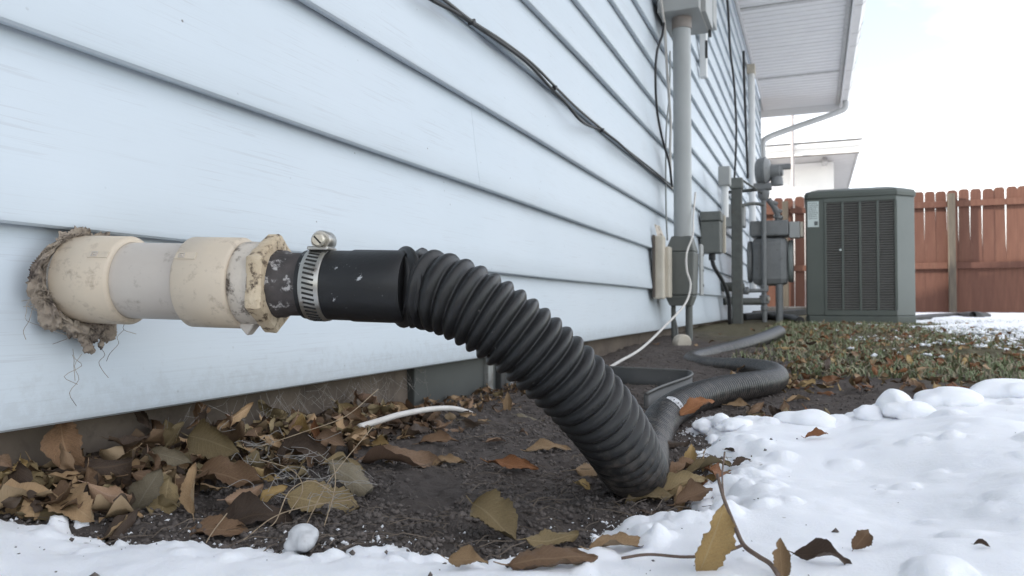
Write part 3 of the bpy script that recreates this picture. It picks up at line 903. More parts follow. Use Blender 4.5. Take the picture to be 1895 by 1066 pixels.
# the smooth cuff
cuff = MB().lathe(axpt(0), AXM @ Vector((1, 0, 0)), [(.1895, .0255), (.1895, .0266), (.214, .0269), (.226, .0270), (.2285, .0278), (.256, .0279), (.2655, .0278), (.2695, .0262), (.2695, .024)], 40)
put(cuff, 'cuff', M_rubber, hose, smooth=True, angle=35)
# white maker's print on the hose
i0 = int(np.argmin(np.linalg.norm(P - np.array((-0.1829, 1.0075, 0.03)), axis=1)))
mb = MB()
tn = Vector(P[i0 + 8] - P[i0 - 8]).normalized()
toc = (Vector((0, 0, CAM_Z)) - Vector(P[i0])); toc = (toc - tn * toc.dot(tn)).normalized()
sd_ = tn.cross(toc)
for j in range(-8, 9):
    for k in range(-2, 3):
        pass
    a = j * .075 - .05
    c = Vector(P[i0]) + (toc * math.cos(a) + sd_ * math.sin(a)) * (rad[i0 - 4:i0 + 5].max() + .0004)
    wd = .021 * (1 - (abs(j) / 9) ** 2) ** .5
    nrm = (toc * math.cos(a) + sd_ * math.sin(a)); sdx = tn.cross(nrm)
    rot = Matrix((tn, sdx, nrm)).transposed()
    if j in (-3, 1, 4): mb.cbox(c + tn * wd * .35, (wd * .35, .0021, .0004), rot); mb.cbox(c - tn * wd * .4, (wd * .3, .0021, .0004), rot)
    else: mb.cbox(c, (wd, .0022, .0004), rot)
put(mb, 'print_patch', M_print, hose)

# ------------------------------------------------------------------ worm-drive hose clamp
clamp = thing('hose_clamp', 'slotted steel worm drive clamp round the cuff of the black hose', 'clamp', tuple(AX0 + Vector((.201, 0, .027))))
cx_ = -.55 + .201
put(MB().lathe((cx_, PY, PZ), (1, 0, 0), [(-.0078, .0262), (-.0078, .0275), (-.0066, .0280), (.0066, .0280), (.0078, .0275), (.0078, .0262)], 48), 'band', M_steel, clamp, smooth=True, angle=40)
mb = MB()
for k in range(46):
    a = 2 * math.pi * k / 46
    nrm = Vector((0, math.cos(a), math.sin(a))); tq = Vector((0, -math.sin(a), math.cos(a)))
    u = (Vector((1, 0, 0)) + tq * .22).normalized(); w = nrm.cross(u)
    mb.cbox(Vector((cx_, PY, PZ)) + nrm * .0280, (.0092, .0016, .0006), Matrix((u, w, nrm)).transposed())
o = put(mb, 'slots', M_dark, clamp); o['kind'] = 'stuff'
hs = Vector((cx_ + .002, PY - .005, PZ + .0338))
ax = Vector((.10, -.99, -.03)).normalized()          # screw axis, tangent to the band, head outward
mb = MB().lathe(hs - ax * .013, ax, [(0, .0058), (0, .0070), (.002, .0078), (.018, .0078), (.020, .0070), (.020, .0050)], 20)
put(mb, 'screw_housing', M_steel, clamp, smooth=True, angle=40)
scr = put(MB().lathe(hs + ax * .0065, ax, [(0, .0046), (.0025, .0052), (.007, .0052), (.0082, .0040)], 12), 'screw', simple('screw_zinc', (.62, .58, .50), (.45, .41, .34), .35, .7, scale=120), clamp, smooth=True, angle=40)
u = ax.orthogonal().normalized()
put(MB().cbox(hs + ax * .0146, (.0012, .0074, .0010), Matrix((u, ax.cross(u), ax)).transposed()), 'slot', M_dark, scr)
mb = MB().cbox(hs + Vector((-.001, .001, -.0062)), (.0165, .020, .003)); put(mb, 'saddle', M_steel, clamp, bevel=.001)
clamp.location = AX0 + AXM @ Vector((.201, 0, .027))
clamp.rotation_euler = AXROT

# ------------------------------------------------------------------ electric service: meter box, conduit, lower box
es = thing('electric_service', 'grey electric conduit between an overhead meter box and a lower pull box', 'conduit', (-0.4904, 3.0382, 0.0743))
cx, cy = -.468, 2.93
put(MB().lathe((cx, cy, .40), (0, 0, 1), [(0, .034), (.86, .034)], 28), 'conduit', M_gpipe, es, smooth=True)
put(MB().lathe((cx, cy, 1.225), (0, 0, 1), [(0, .0375), (.05, .0375)], 28), 'conduit_collar', simple('collar_brown', (.30, .26, .235), None, .6), es, smooth=True, angle=40)
mbx = put(MB().box((-.545, 2.84, 1.268), (-.39, 3.13, 1.75)), 'meter_box', M_gpaint, es, bevel=.004)
put(MB().box((-.392, 2.90, 1.272), (-.372, 3.10, 1.72)), 'box_cover', M_gpaint, mbx, bevel=.003)
put(MB().lathe((-.378, 3.0, 1.55), (1, 0, 0), [(0, .085), (.03, .085), (.09, .075), (.10, .05)], 28), 'meter_dial', M_galv, mbx, smooth=True, angle=40)
put(MB().cbox((-.385, 3.115, 1.262), (.012, .012, .03)), 'latch', M_tray, mbx)
put(MB().cbox((-.40, 3.12, 1.20), (.010, .010, .07)), 'latch', M_tray, mbx)
# lower pull box: tapered neck into a rectangular body with rounded bottom
def frust(z0, z1, a, b):
    mb = MB()
    for (z, (x0, x1, y0, y1)) in ((z0, a), (z1, b)):
        mb.v += [(x0, y0, z), (x1, y0, z), (x1, y1, z), (x0, y1, z)]
    mb.f += [(0, 1, 5, 4), (1, 2, 6, 5), (2, 3, 7, 6), (3, 0, 4, 7), (0, 3, 2, 1), (4, 5, 6, 7)]
    return mb
lb = put(frust(.20, .365, (-.530, -.424, 2.885, 3.0), (-.530, -.418, 2.88, 3.005)), 'pull_box', M_gdark, es, bevel=.006)
put(frust(.366, .425, (-.528, -.420, 2.882, 3.003), (-.506, -.432, 2.896, 2.968)), 'box_neck', M_gdark, lb, bevel=.004)
put(frust(.16, .199, (-.515, -.438, 2.90, 2.985), (-.530, -.425, 2.886, 2.999)), 'box_foot', M_gdark, lb, bevel=.004)
put(MB().box((-.416, 2.99, .20), (-.408, 3.06, .40)), 'box_flange', M_gpaint, lb, bevel=.002)
put(MB().lathe((-.452, 2.97, -.02), (0, 0, 1), [(0, .014), (.2, .014)], 14), 'conduit_leg', M_gdark, es, smooth=True)
put(MB().lathe((-.505, 2.93, -.02), (0, 0, 1), [(0, .009), (.2, .009)], 12), 'conduit_leg', M_gpole, es, smooth=True)
for k, zz in enumerate((.24, .30, .36)):
    put(MB().lathe((-.411, 3.045, zz), (1, 0, 0), [(0, .006), (.006, .005)], 8), 'screw', M_galv, lb)

# beige outlet cover beside the box
ob = thing('outlet_cover', 'dirty cream outlet cover standing off the siding beside the grey pull box', 'outlet box', (-.55, 2.83, .30))
put(MB().box((-.552, 2.765, .185), (-.512, 2.815, .418)), 'back_box', M_beige, ob, bevel=.006)
put(MB().box((-.515, 2.806, .19), (-.497, 2.862, .38)), 'cover', M_beige, ob, bevel=.005)
put(MB().box((-.551, 2.752, .19), (-.541, 2.764, .42)), 'caulk_edge', simple('caulk', (.12, .10, .085), None, .8, bump=.5, bscale=80), ob, bevel=.003)
put(MB().add([(-.535, 2.77, .415), (-.515, 2.80, .415), (-.530, 2.79, .455), (-.545, 2.765, .46)], [(0, 1, 2, 3)]), 'torn_flap', M_pvc_dirty, ob)

# ------------------------------------------------------------------ cables
def cable(name, label, pts, r, m_, per=10, n=8, grp=None):
    p = spline(pts, per)
    o = put(MB().tube(p, r, n), name, m_, None, smooth=True, angle=180, origin=pts[-1], fix=False)
    return tag(o, label, 'cable', grp)
wc = [(-.428, 2.99, .60), (-0.4255, 2.9133, 0.5002), (-0.4206, 2.8634, 0.4238), (-0.4355, 2.8161, 0.3545), (-0.4329, 2.7972, 0.2901), (-0.4175, 2.7832, 0.2344), (-0.4267, 2.7166, 0.1677), (-0.4492, 2.4615, 0.097), (-0.4469, 2.0867, 0.043), (-0.437, 1.7679, 0.025), (-0.4127, 1.4762, 0.0167), (-0.3817, 1.2302, 0.0055), (-0.3721, 1.0942, -0.001), (-0.3903, 1.0331, -0.0042), (-0.4463, 1.0757, -0.0189), (-0.4725, 1.0433, -0.0061), (-0.463, 0.9496, 0.0168), (-0.4637, 0.8791, 0.0257), (-0.4711, 0.8114, 0.0272), (-0.4779, 0.7765, 0.0245), (-0.4882, 0.7455, 0.0208)]
cable('white_cord', 'white cable curving over the grey pull box and down along the soil', wc, .0037, M_wcable, 10, 10)
bc = [(-0.543, 0.975, 0.6293), (-0.543, 1.026, 0.6309), (-0.541, 1.0931, 0.6383), (-0.544, 1.1702, 0.6463), (-0.54, 1.3502, 0.6539), (-0.538, 1.4565, 0.6523), (-0.542, 1.5889, 0.6444), (-0.536, 1.6807, 0.6328), (-0.53, 1.7933, 0.6145), (-0.542, 2.0111, 0.6426), (-0.536, 2.1705, 0.643), (-0.536, 2.3536, 0.6388), (-0.54, 2.6226, 0.6399), (-0.54, 2.8618, 0.6433), (-0.536, 3.0834, 0.6338)]
cable('coax_cable', 'sagging black cable stapled along the third siding lap', bc, .0036, M_bcable, 8)
bc2 = [(-0.542, 1.0241, 0.6451), (-0.542, 1.0795, 0.6458), (-0.539, 1.1638, 0.6452), (-0.542, 1.3059, 0.6587), (-0.543, 1.47, 0.6648), (-0.54, 1.6133, 0.6544), (-0.544, 1.8031, 0.6505), (-0.539, 2.0171, 0.6451), (-0.543, 2.3616, 0.6495), (-0.543, 2.7036, 0.6538), (-0.54, 3.145, 0.6519)]
cable('coax_cable', 'tighter grey cable tucked up beside the sagging black one', bc2, .0030, simple('grey_cable', (.09, .092, .09), None, .5), 8)
for (px_, lab) in (((-0.541, 1.1659, 0.6453), 'cable clip nearest the top edge of the siding'), ((-0.539, 1.6026, 0.649), 'middle black cable clip on the siding lap'), ((-0.538, 2.0076, 0.6415), 'black cable clip just before the sagging loop rises')):
    o = put(MB().cbox(px_, (.012, .013, .009), Matrix.Rotation(.5, 3, 'X')), 'cable_clip', M_bcable, None, bevel=.002, origin=px_)
    tag(o, lab, 'clip', 'clips holding the black cables')
cable('loop_cable', 'thin black cable bowing out beside the top of the conduit', [(-0.53, 2.8258, 1.3311), (-0.53, 2.9016, 1.2867), (-0.52, 2.8118, 1.1774), (-0.515, 2.6792, 1.0679), (-0.515, 2.6475, 0.9715), (-0.52, 2.7002, 0.8601), (-0.525, 2.8395, 0.7776), (-0.53, 2.991, 0.7272), (-0.53, 3.0616, 0.6413)], .0045, M_bcable)
cable('pale_wire', 'cream wire hanging straight behind the grey conduit', [(-0.525, 2.7989, 1.3098), (-0.525, 2.8841, 1.2275), (-0.53, 2.9429, 1.1209), (-0.53, 2.9981, 0.9866), (-0.53, 3.0316, 0.8864), (-0.535, 3.0441, 0.7588), (-0.535, 3.0776, 0.633)], .0055, M_wcable)
cable('pale_wire', 'thin grey wire dropping down the siding to the cream outlet', [(-0.535, 3.0561, 1.189), (-0.54, 3.0676, 1.0276), (-0.54, 2.991, 0.8567), (-0.54, 2.9742, 0.661), (-0.54, 2.9819, 0.5128), (-0.54, 3.0029, 0.4187)], .0035, M_gpipe)
cable('drop_cable', 'black cable dropping from the soffit to behind the steel post', [(-0.535, 5.1802, 2.3123), (-0.53, 5.2901, 2.1324), (-0.535, 5.4343, 1.9563), (-0.53, 5.6357, 1.7836), (-0.535, 5.834, 1.555), (-0.535, 5.8192, 1.3495), (-0.535, 5.6787, 1.0854), (-0.535, 5.472, 0.8631)], .0085, M_bcable)
cable('drop_cable', 'dark cable running down beside the white riser pipe', [(-0.535, 6.5385, 2.2847), (-0.53, 6.509, 2.0261), (-0.535, 6.7016, 1.7088), (-0.535, 6.887, 1.2751)], .011, M_bcable)

# ------------------------------------------------------------------ things on the far wall
wp = thing('vent_pipe', 'white painted riser pipe running up the far siding', 'pipe', (-.53, 7.1, .3))
put(MB().lathe((-.515, 7.1, .3), (0, 0, 1), [(0, .030), (2.02, .030)], 16), 'riser', M_trim, wp, smooth=True)
put(MB().box((-.552, 7.05, 2.25), (-.482, 7.15, 2.33)), 'riser_cap', M_beige, wp, bevel=.004)
tb = thing('junction_box', 'white junction box with a hanging white raceway high on the wall', 'junction box', (-.55, 4.05, 1.5))
put(MB().box((-.552, 3.95, 1.62), (-.47, 4.10, 1.85)), 'box_body', M_gpaint, tb, bevel=.005)
put(MB().box((-.551, 4.02, 1.36), (-.515, 4.07, 1.619)), 'raceway', M_trim, tb, bevel=.004)
sb = thing('small_box', 'small pale square box on a white conduit above the dark grey box', 'junction box', (-0.54, 5.0476, 0.9338))
put(MB().cbox((-0.4538, 4.2718, 0.8683), (.062, .075, .105)), 'box_body', M_gpaint, sb, bevel=.006)
put(MB().lathe((-0.453, 4.2778, 0.646), (0, 0, 1), [(0, .019), (.19, .019)], 14), 'conduit', M_trim, sb, smooth=True)
gb = thing('utility_box', 'dark grey utility box with a lipped lid hanging on the siding', 'utility box', (-0.54, 4.7824, 0.4785))
put(MB().box((-.552, 4.02, .435), (-.452, 4.14, .600)), 'box_body', M_gdark, gb, bevel=.006)
put(MB().box((-.552, 4.012, .602), (-.446, 4.148, .650)), 'lid', M_gdark, gb, bevel=.006)
put(MB().box((-.4515, 4.13, .44), (-.436, 4.15, .64)), 'side_flange', M_beige, gb, bevel=.003)
put(MB().lathe((-.50, 4.08, .40), (0, 0, 1), [(0, .018), (.034, .018)], 12), 'gland', M_bcable, gb, smooth=True, angle=40)
put(MB().tube(spline([(-.50, 4.08, .40), (-.49, 4.10, .36), (-.46, 4.2, .29), (-.44, 4.3, .20), (-.44, 4.35, .06)], 6), .011, 8), 'cable_tail', M_bcable, gb, smooth=True, angle=180)

# cap of a stub pipe by the wall
cap = thing('pipe_cap', 'round beige pipe cap lying in the soil under the white cable', 'pipe cap', (-0.4213, 2.701, 0.0156))
put(MB().lathe((-0.4288, 2.6545, 0.0328), (.55, -.7, -.1), [(-.02, .026), (.0, .030), (.012, .030), (.018, .026), (.020, .010)], 24), 'cap', M_beige, cap, smooth=True, angle=40)
put(MB().tube(spline([(-0.4662, 2.7237, 0.1137), (-0.4492, 2.6778, 0.0673), (-0.448, 2.6471, 0.0216), (-0.4258, 2.6351, -0.0052)], 6), .005, 8), 'cord', M_gpole, cap, smooth=True, angle=180)

# bollard-like steel post in front of the meter
post = thing('steel_post', 'upright weathered steel post with a capped top before the gas meter', 'post', (-0.4521, 4.9404, 0.0243))
pz = (-0.4521, 4.9404, 0.0243)
put(MB().box((pz[0] - .032, pz[1] - .030, pz[2] - .06), (pz[0] + .032, pz[1] + .03, pz[2] + .87)), 'shaft', M_gpole, post, bevel=.006)
put(MB().box((pz[0] - .040, pz[1] - .038, pz[2] + .87), (pz[0] + .040, pz[1] + .038, pz[2] + .94)), 'cap', M_gdark, post, bevel=.01)

# ------------------------------------------------------------------ gas meter

gm = thing('gas_meter', 'dark grey gas meter hung between two risers under a round regulator', 'gas meter', (-0.3163, 5.372, 0.0216))
def pipe_part(a, b, r, name, m_=M_gas, n=16):
    return put(MB().tube([a, b], r, n), name, m_, gm, smooth=True, angle=40)
def level(a, b):
    return (a[0], a[1], a[2]), (a[0], a[1], b[2])
# inlet riser with valve, union nuts and regulator on top
A = (-0.3133, 5.3196, 0.0085); B = (-0.3055, 5.3002, 0.8957)
rx, ry = A[0], A[1]
pipe_part((rx, ry, -.05), (rx, ry, B[2]), .0165, 'inlet_riser', M_gas)
def zof(y): return .16 + (566 - y) * 5.05 / 1400
for (ya, yb, r) in ((540, 528, .027), (562, 546, .032), (575, 566, .024)):
    put(MB().lathe((rx, ry, zof(ya)), (0, 0, 1), [(0, r * .8), (.004, r), (zof(yb) - zof(ya) - .004, r), (zof(yb) - zof(ya), r * .8)], 8), 'union_nut', M_gas, gm)
put(MB().cbox((rx + .03, ry - .03, zof(553)), (.014, .03, .022)), 'valve_tag', M_beige, gm, bevel=.003)
put(MB().lathe((rx, ry, zof(370)), (0, 0, 1), [(0, .022), (.02, .036), (.055, .040), (.07, .034)], 16), 'regulator_neck', M_gas, gm, smooth=True, angle=40)
put(MB().box((rx - .062, ry - .04, zof(351)), (rx + .052, ry + .04, zof(339))), 'regulator_flange', M_gas, gm, bevel=.004)
reg = put(MB().lathe((rx - .05, ry, zof(316)), (1, -.12, 0), [(0, .030), (.006, .072), (.020, .086), (.056, .090), (.060, .096), (.070, .096), (.074, .088), (.092, .070), (.10, .04)], 32), 'regulator', M_gas, gm, smooth=True, angle=35)
put(MB().lathe((rx + .04, ry, zof(318)), (1, -.1, 0), [(0, .050), (.065, .046), (.068, .036), (.085, .030)], 16), 'regulator_bonnet', M_gas, reg, smooth=True, angle=35)
put(MB().cbox((rx + .125, ry, zof(310)), (.10, .04, .035)), 'vent_elbow', M_gas, reg, bevel=.006)
put(MB().lathe((rx + .085, ry - .005, zof(344)), (0, 0, 1), [(0, .042), (.05, .038), (.06, .03)], 14), 'vent_cap', M_gas, reg, smooth=True, angle=40)
# swivel pipe from the regulator down to the meter body
sw = spline([(rx + .03, ry + .03, zof(368)), (rx + .065, ry + .06, zof(382)), (rx + .085, ry + .08, zof(398)), (rx + .085, ry + .09, zof(415))], 5)
put(MB().tube(sw, .020, 14), 'swivel_pipe', M_gas, gm, smooth=True, angle=60)
for (dx, yy) in ((.055, 374), (.08, 388), (.086, 400)):
    put(MB().lathe((rx + dx, ry + dx, zof(yy) - .012), (.25, .1, 1), [(0, .026), (.004, .031), (.020, .031), (.024, .026)], 8), 'swivel_nut', M_gas, gm)
# the meter body: pressed steel case with two domed covers
mx0, mx1 = rx - .085, rx + .15
my0, my1 = ry + .03, ry + .24
case = put(MB().box((mx0, my0, zof(528)), (mx1, my1, zof(437))), 'meter_case', M_gas, gm, bevel=.045)
put(MB().box((mx0 - .008, my0 - .008, zof(436)), (mx1 + .006, my1, zof(407))), 'case_top', M_gas, gm, bevel=.012)
ov = [( .092 * math.cos(a) , .145 * math.sin(a)) for a in [k * 2 * math.pi / 24 for k in range(24)]]
put(MB().prism(ov, mx0 - .03, mx0 + .002, lambda u, v, d: (d, (my0 + my1) / 2 + u, zof(482) + v)), 'side_cover', M_gas, case, bevel=.012)
put(MB().prism(ov, mx1 - .002, mx1 + .032, lambda u, v, d: (d, (my0 + my1) / 2 + u, zof(482) + v)), 'side_cover', simple('meter_cover_light', (.27, .29, .28), None, .5, dirt=(.15, .15, .14), dirt_scale=20, dirt_lo=.55, dirt_hi=.75), case, bevel=.012)
put(MB().box((mx1 + .008, my0 - .01, zof(441)), (mx1 + .075, my0 + .07, zof(411))), 'index_box', M_gpaint, gm, bevel=.005)
put(MB().box((mx1 + .076, my0 - .008, zof(440)), (mx1 + .098, my0 + .068, zof(412))), 'index_cover', M_beige, gm, bevel=.006)
pipe_part((rx + .092, ry + .06, -.02), (rx + .092, ry + .06, zof(526)), .024, 'outlet_riser', M_gas)
# iron pipes from the house
pipe_part((-.56, ry - .35, zof(527) - .02), (rx - .12, ry - .25, zof(527) - .02), .030, 'iron_pipe', M_gpole)
pipe_part((-.56, ry - .15, zof(558)), (rx + .01, ry + .02, zof(558)), .024, 'iron_pipe', M_gpole)
put(MB().lathe((rx - .16, ry - .05, zof(538)), (1, 0, 0), [(0, .014), (.02, .026), (.06, .026), (.07, .014), (.16, .012)], 12), 'shutoff_cock', M_gas, gm, smooth=True, angle=40)
put(MB().tube(spline([(pz[0] + .03, pz[1], zof(392)), (rx - .11, ry - .2, zof(384)), (rx - .05, ry - .1, zof(379)), (rx, ry, zof(379))], 6), .011, 8), 'brace', M_gpole, gm, smooth=True, angle=180)
put(MB().tube([(pz[0] + .03, pz[1], zof(346)), (rx, ry, zof(359))], .007, 8), 'brace', M_gpole, gm, smooth=True, angle=180)
put(MB().tube([(-.55, ry + .05, zof(344) - .02), (rx - .05, ry, zof(344) - .02)], .012, 8), 'wall_bracket', M_gpole, gm, smooth=True, angle=180)
bx = thing('wall_box', 'narrow grey box behind the steel post on the siding', 'utility box', (-.5, 5.3, .5))
put(MB().box((-.552, 5.2, zof(420)), (-.43, 5.35, zof(378))), 'box_body', M_gpaint, bx, bevel=.006)

# ------------------------------------------------------------------ air conditioner condenser on its pad
M_slat = simple('louvre_slat', (.17, .165, .155), (.14, .135, .125), .5, scale=12)
ac = thing('air_conditioner', 'dark green grey outdoor air conditioner with four louvred columns', 'air conditioner', (.25, 5.6, .045))
ax0, ax1, ay0, ay1 = -.052, .595, 5.32, 6.02
az0, az1 = .062, .905
ch = .115                                   # chamfered corners
outl = [(ax0 + .02, ay0), (ax1 - ch, ay0), (ax1, ay0 + ch), (ax1, ay1 - ch), (ax1 - ch, ay1), (ax0 + ch, ay1), (ax0, ay1 - ch), (ax0, ay0 + .02)]
put(MB().prism([((x - .27) * .96 + .27, (y_ - 5.67) * .96 + 5.67) for x, y_ in outl], az0, az1 - .02, lambda u, v, d: (u, v, d)), 'coil_core', M_coil, ac)
put(MB().prism([((x - .27) * 1.01 + .27, (y_ - 5.67) * 1.01 + 5.67) for x, y_ in outl], .046, az0 + .035, lambda u, v, d: (u, v, d)), 'base_pan', M_ac, ac, bevel=.006)
lid = MB()
lv = []
for (s_, z_) in ((1.025, az1 - .045), (1.03, az1 - .02), (1.0, az1), (.80, az1 + .022)):
    lv.append([((x - .27) * s_ + .27, (y_ - 5.67) * s_ + 5.67, z_) for x, y_ in outl])
for r_ in lv: lid.v += r_
for i in range(3):
    for k in range(8):
        lid.f.append((i * 8 + k, i * 8 + (k + 1) % 8, (i + 1) * 8 + (k + 1) % 8, (i + 1) * 8 + k))
lid.f.append(tuple(range(24, 32))); lid.f.append(tuple(range(8))[::-1])
put(lid, 'top_lid', M_ac, ac, bevel=.004)
# chamfer panels and plain service panel
def face_panel(p, q, z0, z1, d, name, m_):
    a, b = Vector((*p, 0)), Vector((*q, 0)); t_ = (b - a).normalized(); n_ = Vector((t_.y, -t_.x, 0))
    mb = MB()
    for z in (z0, z1):
        for v in (a, b, b - n_ * d, a - n_ * d): mb.v.append((v.x, v.y, z))
    mb.f += [(0, 3, 2, 1), (4, 5, 6, 7), (0, 1, 5, 4), (1, 2, 6, 5), (2, 3, 7, 6), (3, 0, 4, 7)]
    return put(mb, name, m_, ac, bevel=.004)
zb, zt = az0 + .036, az1 - .046
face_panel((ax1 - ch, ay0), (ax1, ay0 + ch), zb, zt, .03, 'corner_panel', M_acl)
face_panel((ax1, ay0 + ch), (ax1, ay1 - ch), zb, zt, .03, 'side_panel', M_ac)
face_panel((ax0, ay1 - ch), (ax0, ay0 + .02), zb, zt, .03, 'side_panel', M_ac)
sp_ = face_panel((ax0 + .004, ay0 - .002), (ax0 + .112, ay0 - .002), zb, zt, .03, 'service_panel', M_ac)
lx0 = ax0 + .118; lx1 = ax1 - ch - .004
cw = (lx1 - lx0) / 4
for k in range(5):
    xx = lx0 + k * cw
    put(MB().box((xx - .0075, ay0 - .006, zb + .036), (xx + .009, ay0 + .012, zt - .03)), 'louvre_mullion', M_ac, ac, bevel=.002)
put(MB().box((lx0 - .009, ay0 - .0055, zt - .029), (lx1 + .004, ay0 + .012, zt)), 'louvre_rail', M_ac, ac, bevel=.002)
put(MB().box((lx0 - .009, ay0 - .0055, zb), (lx1 + .004, ay0 + .012, zb + .035)), 'louvre_rail', M_ac, ac, bevel=.002)
for k in range(4):
    xa, xb = lx0 + k * cw + .008, lx0 + (k + 1) * cw - .008
    mb = MB(); n_ = 44
    for j in range(n_):
        z = zb + .042 + (zt - zb - .078) * j / (n_ - 1)
        mb.add([(xa, ay0 - .004, z), (xb, ay0 - .004, z), (xb, ay0 + .010, z + .010), (xa, ay0 + .010, z + .010), (xa, ay0 - .002, z - .003), (xb, ay0 - .002, z - .003)], [(0, 1, 2, 3), (0, 4, 5, 1)])
    o = put(mb, 'louvre_column', M_slat, ac, fix=False); o['kind'] = 'stuff'
lab = put(MB().box((ax0 + .012, ay0 - .0045, .675), (ax0 + .080, ay0 - .0025, .842)), 'rating_label', M_label, sp_)
mb = MB()
rng = random.Random(3)
for j in range(9):
    z = .828 - j * .0125
    x = ax0 + .018
    while x < ax0 + .066:
        w_ = rng.uniform(.004, .012); mb.box((x, ay0 - .0051, z), (min(x + w_, ax0 + .074), ay0 - .0046, z + .0045)); x += w_ + .003
mb.box((ax0 + .052, ay0 - .0051, .685), (ax0 + .074, ay0 - .0046, .712))
o = put(mb, 'label_print', M_ink, sp_)
put(MB().lathe((.155, ay0 - .012, .52), (0, -1, 0), [(0, .008), (.004, .006)], 10), 'badge', M_label, ac)
pad = put(MB().box((-.13, 5.20, -.02), (.68, 6.12, .045)), 'equipment_pad', M_padc, None, bevel=.01, origin=(.27, 5.66, 0))
tag(pad, 'grey concrete pad edge showing under the air conditioner', 'pad')

# timbers and black edging lying near the unit
def lying(name, label, cat, pts, r, m_, n=6):
    o = put(MB().tube(spline(pts, 4), r, n), name, m_, None, smooth=True, origin=pts[0]); return tag(o, label, cat)
lying('garden_edging', 'black plastic edging strip lying on the snow along the fence', 'edging', [(0.6672, 6.3051, 0.06), (0.9311, 7.201, 0.065), (1.307, 8.4892, 0.065), (1.195, 7.1371, 0.085), (1.4842, 8.141, 0.065)], .030, M_edging)
lying('old_hose', 'dark pipe lying between the gas meter and the air conditioner', 'pipe', [(-.50, 6.6, .07), (-.32, 6.2, .075), (-.16, 5.9, .07), (-.09, 5.2, .065)], .026, M_edging, 10)
def timber(label, a, b, w_, h_, m_):
    a, b = Vector(a), Vector(b); t_ = (b - a).normalized(); s_ = t_.cross(Vector((0, 0, 1))).normalized(); u_ = s_.cross(t_)
    o = put(MB().cbox((a + b) / 2, ((b - a).length, w_, h_), Matrix((t_, s_, u_)).transposed()), 'timber', m_, None, bevel=.006, origin=a)
    tag(o, label, 'timber', 'timbers lying by the gas meter')
timber('black timber on the soil beneath the gas meter', (-.52, 6.0, .075), (-.10, 6.6, .11), .09, .05, M_edging)
timber('weathered brown timber behind the gas meter risers', (-.48, 6.9, .085), (-.06, 7.2, .12), .12, .06, M_fpost)
timber('pale weathered board at the foot of the red fence', (-.55, 10.2, .10), (.25, 10.6, .10), .12, .10, M_padc)

# ------------------------------------------------------------------ red fence
FY = 12.62
fence = thing('wooden_fence', 'red stained dog eared picket fence across the back of the yard', 'fence', (1.0, FY, .04))
random.seed(11)
PW = .148
x = -3.2
meshes = []
def picket_mesh(seed):
    rng = random.Random(seed)
    w_ = PW - rng.uniform(.003, .009); h = 1.80 + rng.uniform(-.012, .012); t_ = .018
    tp_ = rng.uniform(.0, .007)
    outl = [(-w_ / 2 - .004, .0), (w_ / 2 + .004, .0), (w_ / 2 + .003, .75), (w_ / 2 - tp_, h - .045), (w_ / 2 - .012, h - .016), (w_ / 2 - .034, h), (-w_ / 2 + .034, h), (-w_ / 2 + .012, h - .016), (-w_ / 2 + tp_, h - .045), (-w_ / 2 - .003, .75)]
    mb = MB().prism(outl, 0, t_, lambda u, v, d: (u, d, v))
    me = bpy.data.meshes.new('picket'); me.from_pydata([tuple(p) for p in mb.v], [], mb.f)
    bm = bmesh.new(); bm.from_mesh(me); bmesh.ops.recalc_face_normals(bm, faces=bm.faces); bm.to_mesh(me); bm.free()
    me.materials.append(M_fence); return me
PM = [picket_mesh(k) for k in range(8)]
while x < 5.2:
    o = bpy.data.objects.new('picket', random.choice(PM)); COL.objects.link(o)
    o.parent = fence
    o.location = (x - 1.0, random.choice((0, .006, .012)) + random.uniform(-.002, .002), .01 + random.uniform(-.01, .01))
    o.rotation_euler = (random.uniform(-.004, .004), random.uniform(-.0045, .0045), random.uniform(-.02, .02))
    x += PW + random.choice((-.002, -.001, .001, .003, .006))
for (za, zb_) in ((1.60, 1.69), (.70, .79)):
    for (xa, xb) in ((-3.2, -.36), (-.355, 1.80), (1.902, 4.4), (4.405, 5.2)):
        put(MB().box((xa, FY - .042, za), (xb, FY - .003, zb_)), 'rail', M_fence, fence, bevel=.004)
for xp in (-.42, 1.85, 4.4):
    put(MB().box((xp - .045, FY - .130, -.1), (xp + .045, FY - .045, 1.79)), 'fence_post', M_fpost, fence, bevel=.006)

# ------------------------------------------------------------------ neighbour's house, shed, wires
M_nline = simple('neighbour_trim', (.13, .115, .105), None, .6)
nb = thing('neighbour_house', 'white neighbouring house with deep eaves and snow covered roof beyond the fence', 'house', (-3, 22, 0))
NX1, NX0, NY0, NY1 = .42, -9.0, 18.5, 29.0
ez = 3.43
put(MB().box((NX0, NY0, -.1), (NX1, NY1, ez - .01)), 'wall', M_nwall, nb)
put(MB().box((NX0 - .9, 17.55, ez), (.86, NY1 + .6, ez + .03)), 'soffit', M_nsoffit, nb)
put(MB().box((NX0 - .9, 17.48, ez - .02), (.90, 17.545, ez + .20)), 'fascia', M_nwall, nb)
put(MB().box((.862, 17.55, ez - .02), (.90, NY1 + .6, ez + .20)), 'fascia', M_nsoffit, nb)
put(MB().prism([(0, 0), (.08, .01), (.11, .09), (0, .10)], NX0 - .9, .92, lambda u, v, d: (d, 17.475 - u, ez + .115 + v)), 'gutter', M_nwall, nb)
mb = MB()
ez2 = ez + .225
mb.v += [(NX0 - .95, 17.40, ez2), (.95, 17.40, ez2), (.95, NY1 + .7, ez2), (NX0 - .95, NY1 + .7, ez2), (NX0 + 3.2, 23.3, ez2 + 1.25), (-3.6, 23.3, ez2 + 1.25)]
mb.f += [(0, 1, 5, 4), (1, 2, 5), (2, 3, 4, 5), (3, 0, 4), (0, 3, 2, 1)]
